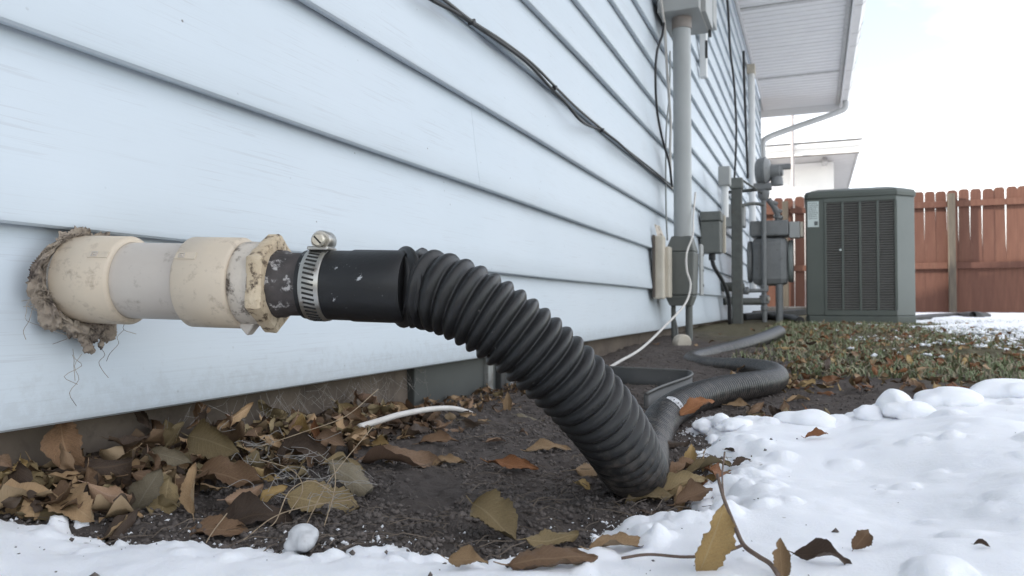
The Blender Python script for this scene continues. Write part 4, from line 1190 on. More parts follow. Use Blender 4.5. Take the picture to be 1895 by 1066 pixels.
put(mb, 'snowy_roof', M_snow, nb)
for (xa, xb) in ((-1.0, -.97), (.18, .22)):
    put(MB().box((xa, 17.9, ez - .10), (xb + .06, 18.45, ez - .005)), 'eave_bracket', M_nsoffit, nb)
put(MB().box((NX0 - .95, 17.36, ez + .222), (.96, 17.40, ez + .245)), 'drip_edge', M_nline, nb)
put(MB().box((NX0 - .9, 17.468, ez - .045), (.905, 17.50, ez - .021)), 'soffit_trim', M_nline, nb)
mast = put(MB().lathe((-.42, 17.36, 2.2), (0, 0, 1), [(0, .035), (2.35, .035)], 12), 'service_mast', simple('mast_grey', (.42, .38, .37), None, .5), nb, smooth=True)
put(MB().lathe((-.42, 17.36, 4.55), (0, 0, 1), [(0, .06), (.10, .05), (.12, .02)], 10), 'weatherhead', M_gpole, mast, smooth=True)
put(MB().box((NX0 + 6.2, NY0 - .03, 1.2), (NX0 + 7.4, NY0 + .01, 2.3)), 'window', M_tray, nb)
shed = thing('shed', 'low shed with a snow covered pitched roof just behind the red fence', 'shed', (-1.6, 14.4, .05))
put(MB().box((-3.2, 13.7, -.1), (-.1, 15.2, 1.95)), 'shed_wall', M_nwall, shed)
put(MB().prism([(-3.4, 1.93), (.1, 1.93), (.1, 2.02), (-1.55, 2.58), (-1.75, 2.58), (-3.4, 2.02)], 13.55, 15.4, lambda u, v, d: (u, d, v)), 'shed_roof', M_snow, shed)
cable('overhead_wire', 'faint thin utility wire crossing the sky above the fence', [(-2.0, 33, 9.6), (2.5, 34, 9.3), (8, 35, 9.5), (16, 36, 10.4)], .010, simple('pale_wire_sheath', (.5, .52, .55), None, .5))
cable('overhead_wire', 'lower thin utility wire crossing the sky above the fence', [(-2.0, 31, 6.1), (2.5, 32, 6.0), (8, 33, 6.3), (16, 34, 7.2)], .008, bpy.data.materials['pale_wire_sheath'])

# ------------------------------------------------------------------ dark plastic tray behind the hose
M_tray_rim = simple('tray_rim', (.12, .118, .11), (.07, .07, .066), .5, scale=30)
tray = thing('window_well', 'dark plastic well with a rolled rim sunk in soil behind the hose', 'window well', (-0.2652, 1.3609, 0.03))
TP = [(-0.3368, 1.1422, 0.03), (-0.4062, 1.4534, 0.036), (-0.3241, 1.4726, 0.036), (-0.2391, 1.4787, 0.034), (-0.2173, 1.4494, 0.034), (-0.2102, 1.3823, 0.032), (-0.2317, 1.2384, 0.028), (-0.238, 1.141, 0.026)]
tp = spline(TP, 5)
mb = MB()
n_ = len(tp)
for z_off, sc_ in ((0, 1), (-.055, 1)):
    for p in tp: mb.v.append((p[0], p[1], p[2] + z_off))
for k in range(n_ - 1): mb.f.append((k, k + 1, n_ + k + 1, n_ + k))
o = put(mb, 'well_wall', M_tray, tray, smooth=True, fix=False)
sm = o.modifiers.new('thick', 'SOLIDIFY'); sm.thickness = .004
put(MB().tube([(p[0], p[1], p[2] + .001) for p in tp], (.0026), 8), 'rolled_rim', M_tray_rim, tray, smooth=True, angle=180)

# ------------------------------------------------------------------ leaves
def leaf_mesh(seed, L_=1.0, W_=.42, curl=.6, cup=.5, wave=.05, nu=22, nv=6, stem=True):
    rng = random.Random(seed)
    ph1, ph2 = rng.uniform(0, 6), rng.uniform(0, 6)
    asym = rng.uniform(.78, 1.2)
    notch = rng.choice((-1, 0, 0, 1)); nu0 = rng.uniform(.3, .8)
    V = []; UV = []
    kk = curl
    twist = rng.uniform(-.8, .8)
    roll = rng.choice((-1, 1)); rolla = rng.uniform(.2, 1.0); wave *= 1.5
    for i in range(nu + 1):
        u = i / nu
        wdt = W_ * .5 * (math.sin(math.pi * min(1, u ** .82)) ** .78) * (1.0 if u < .97 else .55)
        tooth = 1 + (.07 if i % 2 else -.05) * (1 if .05 < u < .95 else 0)
        # centre line bent along its length
        a = kk * (u - .5) + .25 * math.sin(ph1 + u * 4)
        cx_ = (u - .5) * L_ * (1 - .12 * abs(kk)) ; cz_ = -L_ * .5 * kk * (u - .5) ** 2 * 1.3 + wave * .6 * math.sin(ph2 + u * 7)
        side = .02 * L_ * math.sin(u * 3 + ph1)
        wdt *= 1 + .10 * math.sin(u * 11 + ph2) + .06 * math.sin(u * 23 + ph1)
        for j in range(nv + 1):
            w = j / nv * 2 - 1
            e = tooth if abs(w) > .99 else 1
            if notch and w * notch > .5 and abs(u - nu0) < .09: e *= .62 + .38 * abs(u - nu0) / .09
            yy = w * wdt * e * (asym if w > 0 else 1)
            cz2 = cup * (abs(w) ** 1.5) * wdt + wave * math.sin(u * 9 + ph2 + (2.1 if w > 0 else 0)) * abs(w) ** 2 * .9 + .006 * math.sin(u * 31 + w * 4) * abs(w)
            cz2 += (.016 * math.sin(u * 13 + w * 5 + ph1) + .011 * math.sin(u * 21 - w * 9 + ph2)) * (.4 + abs(w))
            if w * roll > .2:
                q_ = (w * roll - .2) / .8
                cz2 += rolla * q_ * q_ * wdt * .9 * math.sin(math.pi * min(1, u * 1.1)); yy *= 1 - .38 * rolla * q_
            tw = twist * (u - .5)
            y2 = yy * (1 - .25 * abs(cup) * abs(w)) * math.cos(tw) - cz2 * math.sin(tw)
            z2 = cz2 * math.cos(tw) + yy * math.sin(tw)
            V.append((cx_, side + y2, cz_ + z2)); UV.append((u, j / nv))
    F = []
    for i in range(nu):
        for j in range(nv):
            a = i * (nv + 1) + j
            F.append((a, a + nv + 1, a + nv + 2, a + 1))
    mb = MB(); mb.v = V; mb.f = F
    if stem:
        p0 = Vector(V[nv // 2]); d_ = Vector((-1, rng.uniform(-.3, .3), rng.uniform(-.1, .5))).normalized()
        nb_ = len(mb.v)
        mb.tube([p0 + d_ * -.02, p0 + d_ * .08, p0 + d_ * .17 + Vector((0, 0, .02))], [.012, .009, .007], 4)
        UV += [(0.5, .5)] * (len(mb.v) - nb_)
    mb.uv = UV
    return mb
LEAF_CACHE = {}
def leaf_data(seed, W_, curl, cup, wave):
    k = (seed, W_, curl, cup, wave)
    if k not in LEAF_CACHE:
        mb = leaf_mesh(*[seed], W_=W_, curl=curl, cup=cup, wave=wave)
        me = bpy.data.meshes.new('leaf'); me.from_pydata(mb.v, [], mb.f)
        ul = me.uv_layers.new(name='UVMap')
        vi = np.zeros(len(me.loops), dtype=np.int32); me.loops.foreach_get('vertex_index', vi)
        ul.data.foreach_set('uv', np.array(mb.uv, dtype=np.float32)[vi].ravel())
        me.polygons.foreach_set('use_smooth', [True] * len(me.polygons))
        LEAF_CACHE[k] = me
    return LEAF_CACHE[k]
def leaf(pos, size, rot, m_, shape, label, group=None, name='fallen_leaf'):
    base = leaf_data(*shape)
    key = (shape, m_)
    if key not in LEAF_CACHE:
        me = base.copy(); me.materials.clear(); me.materials.append(ML[m_]); LEAF_CACHE[key] = me
    o = bpy.data.objects.new(name, LEAF_CACHE[key]); COL.objects.link(o)
    o.location = pos; o.rotation_euler = rot; o.scale = (size, size, size)
    tag(o, label, 'leaf', group)
    return o
def orient(inplane, tilt, yaw):
    # inplane: direction of the leaf in its own plane; tilt 0 = lying flat, 90 = upright facing the path; yaw about the vertical
    return (Matrix.Rotation(R(21.8 + yaw), 3, 'Z') @ Matrix.Rotation(R(tilt), 3, 'X') @ Matrix.Rotation(R(inplane), 3, 'Z')).to_euler()
HERO = [
 # position, length, in-plane, tilt, yaw, colour, (seed, width, curl, cup, wave), label
 ((-0.4933, 0.5221, 0.0394), .054, -14, 62, -5, 'olive', (1, .62, .35, .25, .02), 'broad olive leaf with clear veins propped up against the foundation'),
 ((-0.5207, 0.5006, 0.029), .046, -14, 55, 0, 'grey', (2, .40, .5, .35, .03), 'grey green leaf lying across the pile left of the broad olive leaf'),
 ((-0.531, 0.5176, 0.0458), .026, 60, 75, 10, 'olive', (3, .7, .3, .5, .03), 'small curled olive leaf perched at the top of the pile'),
 ((-0.5544, 0.4118, 0.0234), .050, -50, 66, 10, 'tan', (4, .40, .5, .4, .02), 'tan leaf standing on edge at the far left of the pile'),
 ((-0.5547, 0.4327, 0.0434), .066, -62, 74, 0, 'brown', (5, .42, .3, .3, .03), 'tall brown leaf leaning upright on the foundation'),
 ((-0.5256, 0.4393, 0.0306), .074, 12, 48, -10, 'dark', (6, .60, -1.1, -.9, .06), 'large dark brown leaf arched like a tent in the pile'),
 ((-0.481, 0.4683, 0.0189), .066, 6, 40, 5, 'brown', (7, .55, -.9, -.8, .05), 'large brown curled leaf in the middle of the left pile'),
 ((-0.4437, 0.494, 0.0183), .058, -10, 44, 0, 'brown', (8, .62, -.4, .4, .04), 'ragged brown leaf with coarse texture beneath the broad olive leaf'),
 ((-0.4145, 0.4735, 0.013), .034, 20, 60, 20, 'pink', (9, .8, -1.0, -.9, .05), 'pinkish brown rolled leaf in front of the ragged brown one'),
 ((-0.4884, 0.4168, 0.0192), .040, -20, 45, 10, 'pink', (10, .7, -1.1, -.9, .04), 'pinkish tan leaf rolled over near the snow edge'),
 ((-0.4972, 0.3918, 0.0164), .048, -22, 40, -10, 'tan', (11, .6, .4, .3, .03), 'broad tan leaf lying low in the left pile'),
 ((-0.4726, 0.4339, 0.0208), .036, 64, 70, 10, 'grey', (12, .62, .3, .3, .02), 'grey green leaf standing on its stalk with a pointed tip'),
 ((-0.4367, 0.4428, 0.0228), .040, 96, 78, -5, 'tan', (13, .38, .4, .5, .02), 'narrow tan leaf standing upright in the pile'),
 ((-0.3635, 0.5424, 0.014), .062, -34, 35, -5, 'grey', (14, .55, -.7, -.6, .04), 'olive grey folded leaf at the right end of the left pile'),
 ((-0.3506, 0.4884, 0.0072), .062, -12, 42, 0, 'olive', (15, .72, -.4, -.3, .03), 'broad olive leaf under the dry grass stalks'),
 ((-0.3898, 0.4513, 0.0044), .064, 8, 30, 0, 'dark', (16, .5, .5, .3, .05), 'dark grey brown leaf with torn edge near the snow'),
 ((-0.3964, 0.4256, 0.0011), .046, 4, 16, 0, 'brown', (17, .5, .3, .2, .02), 'flat brown leaf half on the slushy soil'),
 ((-0.3834, 0.4697, 0.0167), .026, 38, 55, 10, 'yellow', (18, .5, .5, .5, .03), 'small yellowish leaf tilted beside the pinkish rolled one'),
 ((-0.5382, 0.3809, 0.0092), .050, 56, 62, 0, 'tan', (19, .36, .6, .5, .03), 'tan leaf on edge at the left margin'),
 ((-0.5211, 0.3826, 0.0036), .034, 30, 45, 0, 'grey', (20, .45, .5, .5, .02), 'pale grey leaf tip at the left snow edge'),
 ((-0.4476, 0.5893, 0.0236), .062, 2, 25, 0, 'dark', (21, .5, .6, .3, .05), 'dark leaf lying behind the dry grass stalks'),
 ((-0.4663, 0.6354, 0.0341), .030, 100, 78, 0, 'orange', (22, .38, .5, .6, .02), 'orange brown leaf standing upright by the foundation'),
 ((-0.4469, 0.6326, 0.0266), .036, -24, 40, 0, 'pink', (23, .45, .4, .5, .02), 'pinkish leaf sliver beside the upright orange brown leaf'),
 ((-0.3796, 0.6542, 0.0078), .098, -9, 24, 0, 'pink', (24, .42, .35, .3, .03), 'long pinkish tan leaf lying on the bare soil'),
 ((-0.3354, 0.6723, 0.0066), .036, 10, 18, 0, 'tan', (25, .40, .4, .5, .02), 'small tan leaf touching the tip of the long pinkish leaf'),
 ((-0.2716, 0.6819, 0.0075), .052, -14, 26, 0, 'orange', (26, .36, .3, .3, .02), 'reddish tan leaf alone on the soil left of the hose'),
 ((-0.2701, 0.7813, 0.0066), .052, 0, 12, 0, 'tan', (27, .36, .4, .2, .01), 'flat tan leaf on the soil close to the hose'),
 ((-0.3969, 0.7682, 0.0082), .048, 8, 22, 0, 'brown', (28, .40, .5, .4, .02), 'brown leaf resting on soil in front of the white cord'),
 ((-0.4558, 0.6962, 0.0111), .024, 4, 20, 0, 'tan', (29, .5, .4, .4, .02), 'small tan leaf on the soil under the white cord end'),
 ((-0.4455, 0.7252, 0.0067), .030, -12, 22, 0, 'yellow', (30, .5, .5, .5, .02), 'yellow tan cupped leaf below the white cord'),
 ((-0.3367, 0.7909, 0.0074), .024, 8, 20, 0, 'pink', (31, .46, .3, .3, .02), 'small pinkish leaf between the white cord and the hose'),
 ((-0.4232, 1.041, 0.0144), .040, 92, 76, 0, 'tan', (32, .42, .4, .4, .02), 'tan leaf standing upright against the vent frame'),
 ((-0.428, 0.867, 0.0016), .026, -10, 40, 0, 'pink', (33, .8, -.8, -.7, .04), 'curled pink leaf among the litter by the vent'),
 ((-0.1986, 0.7059, 0.0034), .036, 8, 30, 0, 'tan', (34, .75, -.4, -.4, .03), 'tan leaf partly tucked beneath the arching hose'),
 ((-0.1931, 0.651, 0.0006), .016, -30, 34, 0, 'yellow', (35, .8, .3, .3, .02), 'tiny yellow triangular leaf beside the hose foot'),
 ((-0.2038, 0.4769, 0.0146), .043, -42, 50, 5, 'olive', (36, .70, .6, .6, .03), 'large folded olive leaf poking out of the soil'),
 ((-0.1372, 0.4058, 0.0195), .054, 4, 34, 0, 'brown', (37, .48, .5, -.4, .01), 'big ribbed brown leaf lying in the front snow edge'),
 ((-0.1628, 0.4783, 0.0057), .038, 6, 36, 0, 'olive', (38, .55, -.5, -.4, .03), 'olive leaf just behind the big ribbed brown leaf'),
 ((-0.1819, 0.3879, 0.0176), .024, -4, 22, 0, 'tan', (39, .55, .3, .3, .02), 'small tan leaf on the front snow edge'),
 ((-0.1122, 0.462, 0.0136), .042, 6, 20, 0, 'tan', (40, .42, .4, .4, .02), 'tan leaf flat on the snow rim beside the ribbed one'),
 ((-0.0516, 0.4133, 0.037), .041, 68, 76, 0, 'yellow', (41, .55, .35, .3, .02), 'yellow tan leaf standing in the snow behind the twig'),
 ((-0.3712, 0.9975, 0.001), .044, -16, 40, 0, 'grey', (42, .55, -.6, -.5, .04), 'pale leaf curled in the litter left of the hose'),
 ((-0.4222, 0.9556, -0.0004), .054, 12, 35, 0, 'olive', (43, .55, .5, -.6, .04), 'olive leaf tented over the litter beneath the vent'),
 ((-0.3487, 1.0497, -0.0002), .042, 30, 45, 0, 'pink', (44, .55, -.7, .6, .05), 'pink brown crumpled leaf just left of the hose'),
 ((-0.116, 0.7601, 0.011), .034, 74, 55, 0, 'yellow', (45, .45, .5, .5, .02), 'golden leaf standing beside the hose foot'),
 ((-0.1429, 1.002, 0.0298), .062, 24, 40, 0, 'orange', (46, .36, .5, .6, .02), 'orange brown leaf leaning on the second run of hose'),
 ((-0.1428, 0.8301, 0.0113), .036, -6, 40, 0, 'dark', (47, .6, -.8, -.7, .05), 'dark orange brown leaf at the edge of the snow by the hose'),
 ((0.0008, 0.8672, 0.0243), .030, 14, 30, 0, 'orange', (48, .34, .6, .7, .03), 'orange brown leaf curled up on the clean snow'),
 ((-0.0653, 0.7408, 0.0143), .024, 24, 30, 0, 'dark', (49, .34, .6, .6, .04), 'dark shrivelled leaf on a snow ridge near the hose foot'),
 ((0.0226, 0.462, 0.0314), .017, 44, 55, 0, 'brown', (50, .62, .5, .5, .04), 'brown leaf half sunk in a hollow of the snow'),
 ((0.003, 0.4302, 0.0299), .032, -16, 32, 0, 'dark', (51, .36, .8, .8, .06), 'dark curled leaf on the front snow'),
 ((-0.0166, 0.406, 0.0331), .021, 84, 72, 0, 'tan', (52, .5, .4, .5, .02), 'tan leaf stuck upright in the front snow'),
 ((0.0785, 0.4522, 0.038), .008, -20, 20, 0, 'dark', (53, .5, .6, .6, .04), 'tiny dark leaf scrap alone on the smooth snow'),
 ((-0.083, 0.8202, 0.0092), .014, -30, 20, 0, 'dark', (54, .5, .6, .6, .04), 'tiny dark leaf scrap on the snow near the hose'),
 ((-0.1269, 0.6257, 0.002), .052, 20, 16, 0, 'olive', (55, .36, .4, .4, .02), 'outermost olive strip leaf fanned round the hose foot'),
 ((-0.1209, 0.6587, 0.0008), .060, 24, 24, 0, 'tan', (56, .30, .5, .4, .02), 'long tan strip leaf fanned round the hose foot'),
 ((-0.1077, 0.6626, 0.0065), .062, 28, 26, 0, 'olive', (57, .32, .5, .4, .02), 'olive leaf layered over the fan at the hose foot'),
 ((-0.0921, 0.6275, 0.0079), .044, 30, 22, 0, 'brown', (58, .40, .5, .3, .02), 'brown leaf on the snow side of the fan at the hose foot'),
 ((-0.1143, 0.7285, 0.0077), .044, 34, 30, 0, 'brown', (59, .42, .6, .4, .03), 'brown leaf behind the fan at the hose foot'),
 ((-0.0936, 0.7302, 0.0111), .052, 18, 20, 0, 'olive', (60, .30, .5, .5, .03), 'olive leaf reaching from the hose foot onto the snow'),
 ((-0.1037, 0.627, 0.0025), .030, 80, 60, 0, 'tan', (61, .34, .5, .5, .02), 'small tan leaf standing in the fan at the hose foot'),
 ((-0.5793, 0.5249, 0.058), .034, -52, 70, 0, 'dark', (62, .34, .7, .6, .05), 'dark curled leaf stuck up against the bottom siding edge'),
 ((-0.5292, 0.5503, 0.0583), .020, 80, 78, 0, 'dark', (63, .4, .7, .6, .05), 'dark leaf scrap hanging under the siding by the foundation'),
 ((-0.026, 1.3198, 0.0088), .042, 6, 16, 0, 'tan', (64, .42, .4, .3, .02), 'tan leaf on the dark soil beyond the snow lump'),
 ((-0.1061, 1.1929, 0.0102), .044, -14, 14, 0, 'tan', (65, .34, .4, .3, .02), 'tan leaf on the soil in front of the second hose run'),
 ((0.1951, 2.1828, 0.018), .060, 30, 55, 0, 'orange', (66, .6, .4, .5, .03), 'bright orange leaf standing in the grass behind the snow'),
 ((0.2176, 2.1594, 0.0202), .046, 70, 60, 0, 'yellow', (67, .55, .4, .5, .03), 'yellow leaf standing next to the bright orange one'),
]
for (pos, size, ip, ti, ya, m_, shape, lab_) in HERO:
    leaf(pos, size * 1.0, orient(ip, ti, ya), m_, shape, lab_)

SHAPES = [(200 + k, random.choice((.36, .45, .55, .62)), random.uniform(-1.1, .9), random.uniform(-.9, .7), random.uniform(.02, .06)) for k in range(12)]
COLWORD = {'olive': 'olive', 'tan': 'tan', 'brown': 'brown', 'dark': 'dark brown', 'pink': 'pinkish', 'yellow': 'yellowish', 'orange': 'orange', 'grey': 'grey green'}
def scatter(n, sampler, sizes, cols, label, group, seed, tilt=35):
    rng = random.Random(seed)
    made = 0; tries = 0
    while made < n and tries < n * 60:
        tries += 1
        p = sampler(rng)
        if p is None: continue
        x_, y_, dz = p
        z_ = ground_at(x_, y_) + dz
        s_ = rng.uniform(*sizes)
        rot = (rng.gauss(0, R(tilt)), rng.gauss(0, R(tilt * .7)), rng.uniform(0, 6.283))
        c_ = rng.choice(cols); sh_ = rng.choice(SHAPES)
        q = (s_ - sizes[0]) / (sizes[1] - sizes[0])
        words = [w for w in (('small' if q < .33 else 'large' if q > .72 else ''), ('arched' if sh_[2] < -.35 else 'cupped' if sh_[2] > .35 else 'flat'), ('narrow' if sh_[1] < .4 else 'broad' if sh_[1] > .58 else ''), COLWORD[c_]) if w]
        leaf((x_, y_, z_ + s_ * .10), s_, rot, c_, sh_, ' '.join(words) + ' ' + label, group)
        made += 1
def snow_here(x_, y_): return snow_t(np.array([x_]), np.array([y_]))[1][0] > -.004
def wall_left(rng):
    y_ = rng.uniform(.30, .92); x_ = -.572 + abs(rng.gauss(0, .055))
    if snow_here(x_, y_) or x_ > -.36: return None
    return x_, y_, rng.uniform(.0, .034) * max(0, 1 - (x_ + .57) / .13)
def wall_mid(rng):
    y_ = rng.uniform(.80, 1.75); x_ = -.572 + abs(rng.gauss(0, .075))
    if x_ > -.33: return None
    return x_, y_, rng.uniform(0, .012)
def by_foot(rng):
    x_ = rng.uniform(-.13, .02); y_ = rng.uniform(.66, 1.15)
    if snow_here(x_, y_) or x_ < -.115 + .02 * y_: return None
    return x_, y_, rng.uniform(0, .012)
def bare_soil(rng):
    y_ = rng.uniform(.55, 1.5); x_ = rng.uniform(-.42, -.12)
    if snow_here(x_, y_): return None
    return x_, y_, 0
def lawn_leaf(rng):
    y_ = 1.5 + 2.6 * rng.random() ** 1.3; x_ = rng.gauss(.02 + .12 * (y_ - 1.5), .16 + .10 * (y_ - 1.5))
    if snow_here(x_, y_) or x_ < -.16: return None
    return x_, y_, rng.uniform(0, .02)
def lawn_wide(rng):
    y_ = 1.7 + 3.4 * rng.random(); x_ = rng.uniform(-.05, 1.5)
    if snow_here(x_, y_): return None
    return x_, y_, rng.uniform(0, .015)
def wall_far(rng):
    y_ = rng.uniform(1.7, 4.8); x_ = rng.uniform(-.56, -.15)
    return x_, y_, 0
scatter(78, wall_left, (.028, .056), ['brown', 'brown', 'tan', 'olive', 'tan', 'dark', 'yellow', 'pink'], 'leaf in the left foundation pile', 'leaves piled at the left foundation', 21, 44)
scatter(46, wall_mid, (.020, .044), ['brown', 'olive', 'tan', 'pink', 'grey', 'dark', 'orange'], 'leaf in the litter by the vent', 'leaves littered along the vent', 22, 34)
scatter(30, by_foot, (.018, .040), ['brown', 'orange', 'tan', 'yellow', 'olive', 'dark'], 'leaf in the drift by the hose foot', 'leaves drifted by the hose foot', 23, 36)
scatter(16, bare_soil, (.010, .026), ['brown', 'tan', 'pink', 'dark'], 'leaf scrap on the bare soil', 'leaf scraps on bare soil', 24, 16)
scatter(40, lawn_leaf, (.026, .052), ['orange', 'tan', 'brown', 'orange', 'yellow', 'dark', 'pink'], 'leaf in the grass behind the snow', 'leaves drifted in the grass', 25, 36)
scatter(12, wall_far, (.022, .04), ['brown', 'tan', 'orange', 'dark'], 'leaf on soil before the gas meter', 'leaves on soil by the meter', 27, 20)
# the many smaller leaf bits between them, past counting
def litter(name, label, sampler, n, sizes, cols, seed):
    rng = random.Random(seed)
    for ci, cname in enumerate(cols):
        V = []; F = []; UV = []; off = 0
        for k in range(n // len(cols)):
            p = sampler(rng)
            if p is None: continue
            s_ = rng.uniform(*sizes)
            sh = leaf_mesh(rng.randrange(40), W_=rng.choice((.4, .5, .6)), curl=rng.uniform(-1.2, .9), cup=rng.uniform(-.9, .7), wave=.06, nu=8, nv=4, stem=False)
            M3 = Euler((rng.gauss(0, .55), rng.gauss(0, .4), rng.uniform(0, 6.28))).to_matrix()
            b_ = Vector((p[0], p[1], ground_at(p[0], p[1]) + s_ * .12 + p[2] * .5))
            V += [tuple(M3 @ (Vector(v) * s_) + b_) for v in sh.v]; UV += sh.uv
            F += [tuple(i + off for i in f) for f in sh.f]; off = len(V)
        if V:
            o = np_mesh(name, np.array(V), np.array(F), ML[cname], uv=np.array(UV)); tag(o, label, 'leaf litter', kind='stuff')
litter('leaf_litter', 'small broken leaf bits mixed through the lawn grass', lawn_leaf, 620, (.014, .038), ['brown', 'orange', 'tan', 'yellow'], 31)
litter('leaf_litter', 'scattered leaf bits over the wide lawn before the fence', lawn_wide, 300, (.02, .045), ['brown', 'tan', 'orange'], 32)
litter('leaf_litter', 'crumbled leaf bits along the foundation wall', wall_mid, 300, (.008, .026), ['brown', 'tan', 'dark'], 33)
litter('leaf_litter', 'crumbled leaf bits under the left leaf pile', wall_left, 640, (.014, .044), ['brown', 'tan', 'olive', 'dark'], 34)
litter('leaf_litter', 'crumbled leaf bits in the drift at the hose foot', by_foot, 160, (.007, .02), ['brown', 'tan', 'orange'], 35)

# ------------------------------------------------------------------ grass
def blades(name, label, n, m_, seed, hmin, hmax, lean):
    rng = np.random.default_rng(seed)
    y_ = 1.75 + 4.2 * rng.random(n) ** 1.25; x_ = -.22 + (1.05 + .42 * y_) * rng.random(n)
    keep = (fbm(x_, y_, 4.2, 3, 101) > .02 - .42 * rng.random(n)) & (snow_t(x_, y_)[1] < -.01)
    keep &= ~((x_ < -.05) & (y_ < 2.1)) & ~((x_ > -.12) & (x_ < .68) & (y_ > 5.18))
    x_, y_ = x_[keep], y_[keep]; n = len(x_)
    z_ = ground_z(x_, y_)
    h = hmin + (hmax - hmin) * rng.random(n); a = rng.random(n) * 6.283; w = .0011 + .0012 * rng.random(n)
    dx, dy = np.cos(a), np.sin(a); ln = h * lean * (.3 + rng.random(n))
    wx, wy = -dy * w, dx * w
    b = np.stack([x_, y_, z_ - .003], -1)
    m1 = b + np.stack([dx * ln * .35, dy * ln * .35, h * .6], -1)
    tp_ = b + np.stack([dx * ln, dy * ln, h * (.95 - .4 * rng.random(n))], -1)
    sidev = np.stack([wx, wy, np.zeros(n)], -1)
    V = np.stack([b - sidev, b + sidev, m1 + sidev * .8, m1 - sidev * .8, tp_ + sidev * .2, tp_ - sidev * .2], 1).reshape(-1, 3)
    o_ = (np.arange(n) * 6)[:, None]
    F = np.concatenate([o_ + np.array([[0, 1, 2, 3]]), o_ + np.array([[3, 2, 4, 5]])], 0)
    o = np_mesh(name, V, F, m_, kind='stuff'); tag(o, label, 'grass', kind='stuff')
M_grass = simple('green_grass', (.13, .17, .075), (.20, .225, .12), .6, scale=3)
M_grass_dry = simple('dry_lawn_grass', (.36, .31, .21), (.24, .20, .13), .7, scale=3)
blades('grass', 'short dull green grass tufts in front of the air conditioner', 32000, M_grass, 61, .010, .032, .8)
blades('grass', 'dry straw coloured grass flattened through the lawn', 20000, M_grass_dry, 62, .008, .030, 1.5)

# ------------------------------------------------------------------ snow lumps, ice, twig, stalks
def lump(name, label, pos, r, sq, seed, m_, cat='snow clump', grp=None):
    bm = bmesh.new()
    from mathutils import noise as mn
    rng = random.Random(seed)
    for k in range(6):
        rr = 1.0 if k == 0 else rng.uniform(.35, .75)
        a = rng.uniform(0, 6.28)
        off = Vector((0, 0, 0)) if k == 0 else Vector((math.cos(a) * .75, math.sin(a) * .75, rng.uniform(-.55, .25)))
        g = bmesh.ops.create_icosphere(bm, subdivisions=3, radius=rr)
        for v in g['verts']: v.co += off
    for v in bm.verts:
        n = mn.fractal(v.co * 1.3 + Vector((seed * 7.1, 0, 0)), 1, 2, 3)
        v.co *= 1 + .14 * n
        v.co = Vector((v.co.x * sq[0], v.co.y * sq[1], v.co.z * sq[2])) * r * .8
    me = bpy.data.meshes.new(name); bm.to_mesh(me); bm.free()
    me.polygons.foreach_set('use_smooth', [True] * len(me.polygons)); me.materials.append(m_)
    o = bpy.data.objects.new(name, me); COL.objects.link(o); o.location = Vector(pos) - Vector((0, 0, r * .25)); o.rotation_euler = (0, 0, R(21.8))
    rm = o.modifiers.new('fuse', 'REMESH'); rm.mode = 'VOXEL'; rm.voxel_size = r * .09; rm.use_smooth_shade = True
    sm = o.modifiers.new('soften', 'SMOOTH'); sm.factor = .5; sm.iterations = 5
    return tag(o, label, cat, grp)
G_ = 'snow clumps along the snow edge'
lump('snow_clump', 'wide flat topped snow clump on the rim before the bare soil', (-0.0063, 0.9986, 0.0293), .036, (1.05, .8, .45), 1, M_snow, grp=G_)
lump('snow_clump', 'tallest rounded snow clump on the rim before the grass', (0.0891, 1.0379, 0.043), .030, (.85, .9, 1.0), 2, M_snow, grp=G_)
lump('snow_clump', 'low snow clump leaning on the tallest rounded one', (0.1093, 1.0234, 0.0387), .026, (1.2, .9, .7), 3, M_snow, grp=G_)
lump('snow_clump', 'small round snow clump in front of the leaves left of the tallest one', (0.0603, 1.0282, 0.0315), .020, (1.1, .9, .8), 4, M_snow, grp=G_)
lump('snow_clump', 'broad snow hump at the right end of the rim', (0.2462, 1.2435, 0.0497), .040, (1.5, .9, .6), 5, M_snow, grp=G_)
lump('snow_clump', 'snow hump dusted with a leaf between the rim clumps', (0.1587, 1.0773, 0.0521), .034, (1.3, .9, .6), 6, M_snow, grp=G_)
lump('snow_clump', 'tiny snow ball by the orange leaf on the second hose run', (-0.1093, 0.9677, 0.0211), .014, (1, .9, .9), 7, M_snow, grp=G_)
lump('snow_clump', 'small oblong snow clump beside the tiny snow ball', (-0.0893, 0.9464, 0.0209), .016, (1.4, .9, .7), 8, M_snow, grp=G_)
lump('snow_clump', 'small snow clump on the leaves nearest the hose bend', (-0.1304, 0.9687, 0.0135), .014, (1.2, .9, .8), 9, M_snow, grp=G_)
lump('ice_lump', 'grey icy lump on the snow edge below the dry stalks', (-0.3032, 0.3999, 0.0157), .012, (1, .9, 1), 10, M_ice, 'ice')
tw = thing('twig', 'thin brown forked twig lying over the front snow', 'twig', (-0.0366, 0.4246, 0.0232))
put(MB().tube(spline([(-0.0582, 0.494, 0.0534), (-0.051, 0.4645, 0.046), (-0.0422, 0.4365, 0.0383), (-0.0366, 0.4246, 0.0322), (-0.0287, 0.4135, 0.0308), (-0.0223, 0.4064, 0.0298), (-0.018, 0.3961, 0.0279)], 6), [.0010 + .0003 * min(1, k / 20) for k in range(37)], 7), 'main_stem', M_twig, tw, smooth=True, angle=180)
put(MB().tube(spline([(-0.0366, 0.4246, 0.0322), (-0.0487, 0.4171, 0.0283), (-0.0663, 0.4208, 0.0233), (-0.0886, 0.4288, 0.0195), (-0.1037, 0.4268, 0.0162)], 6), .0009, 6), 'side_stem', M_twig, tw, smooth=True, angle=180)
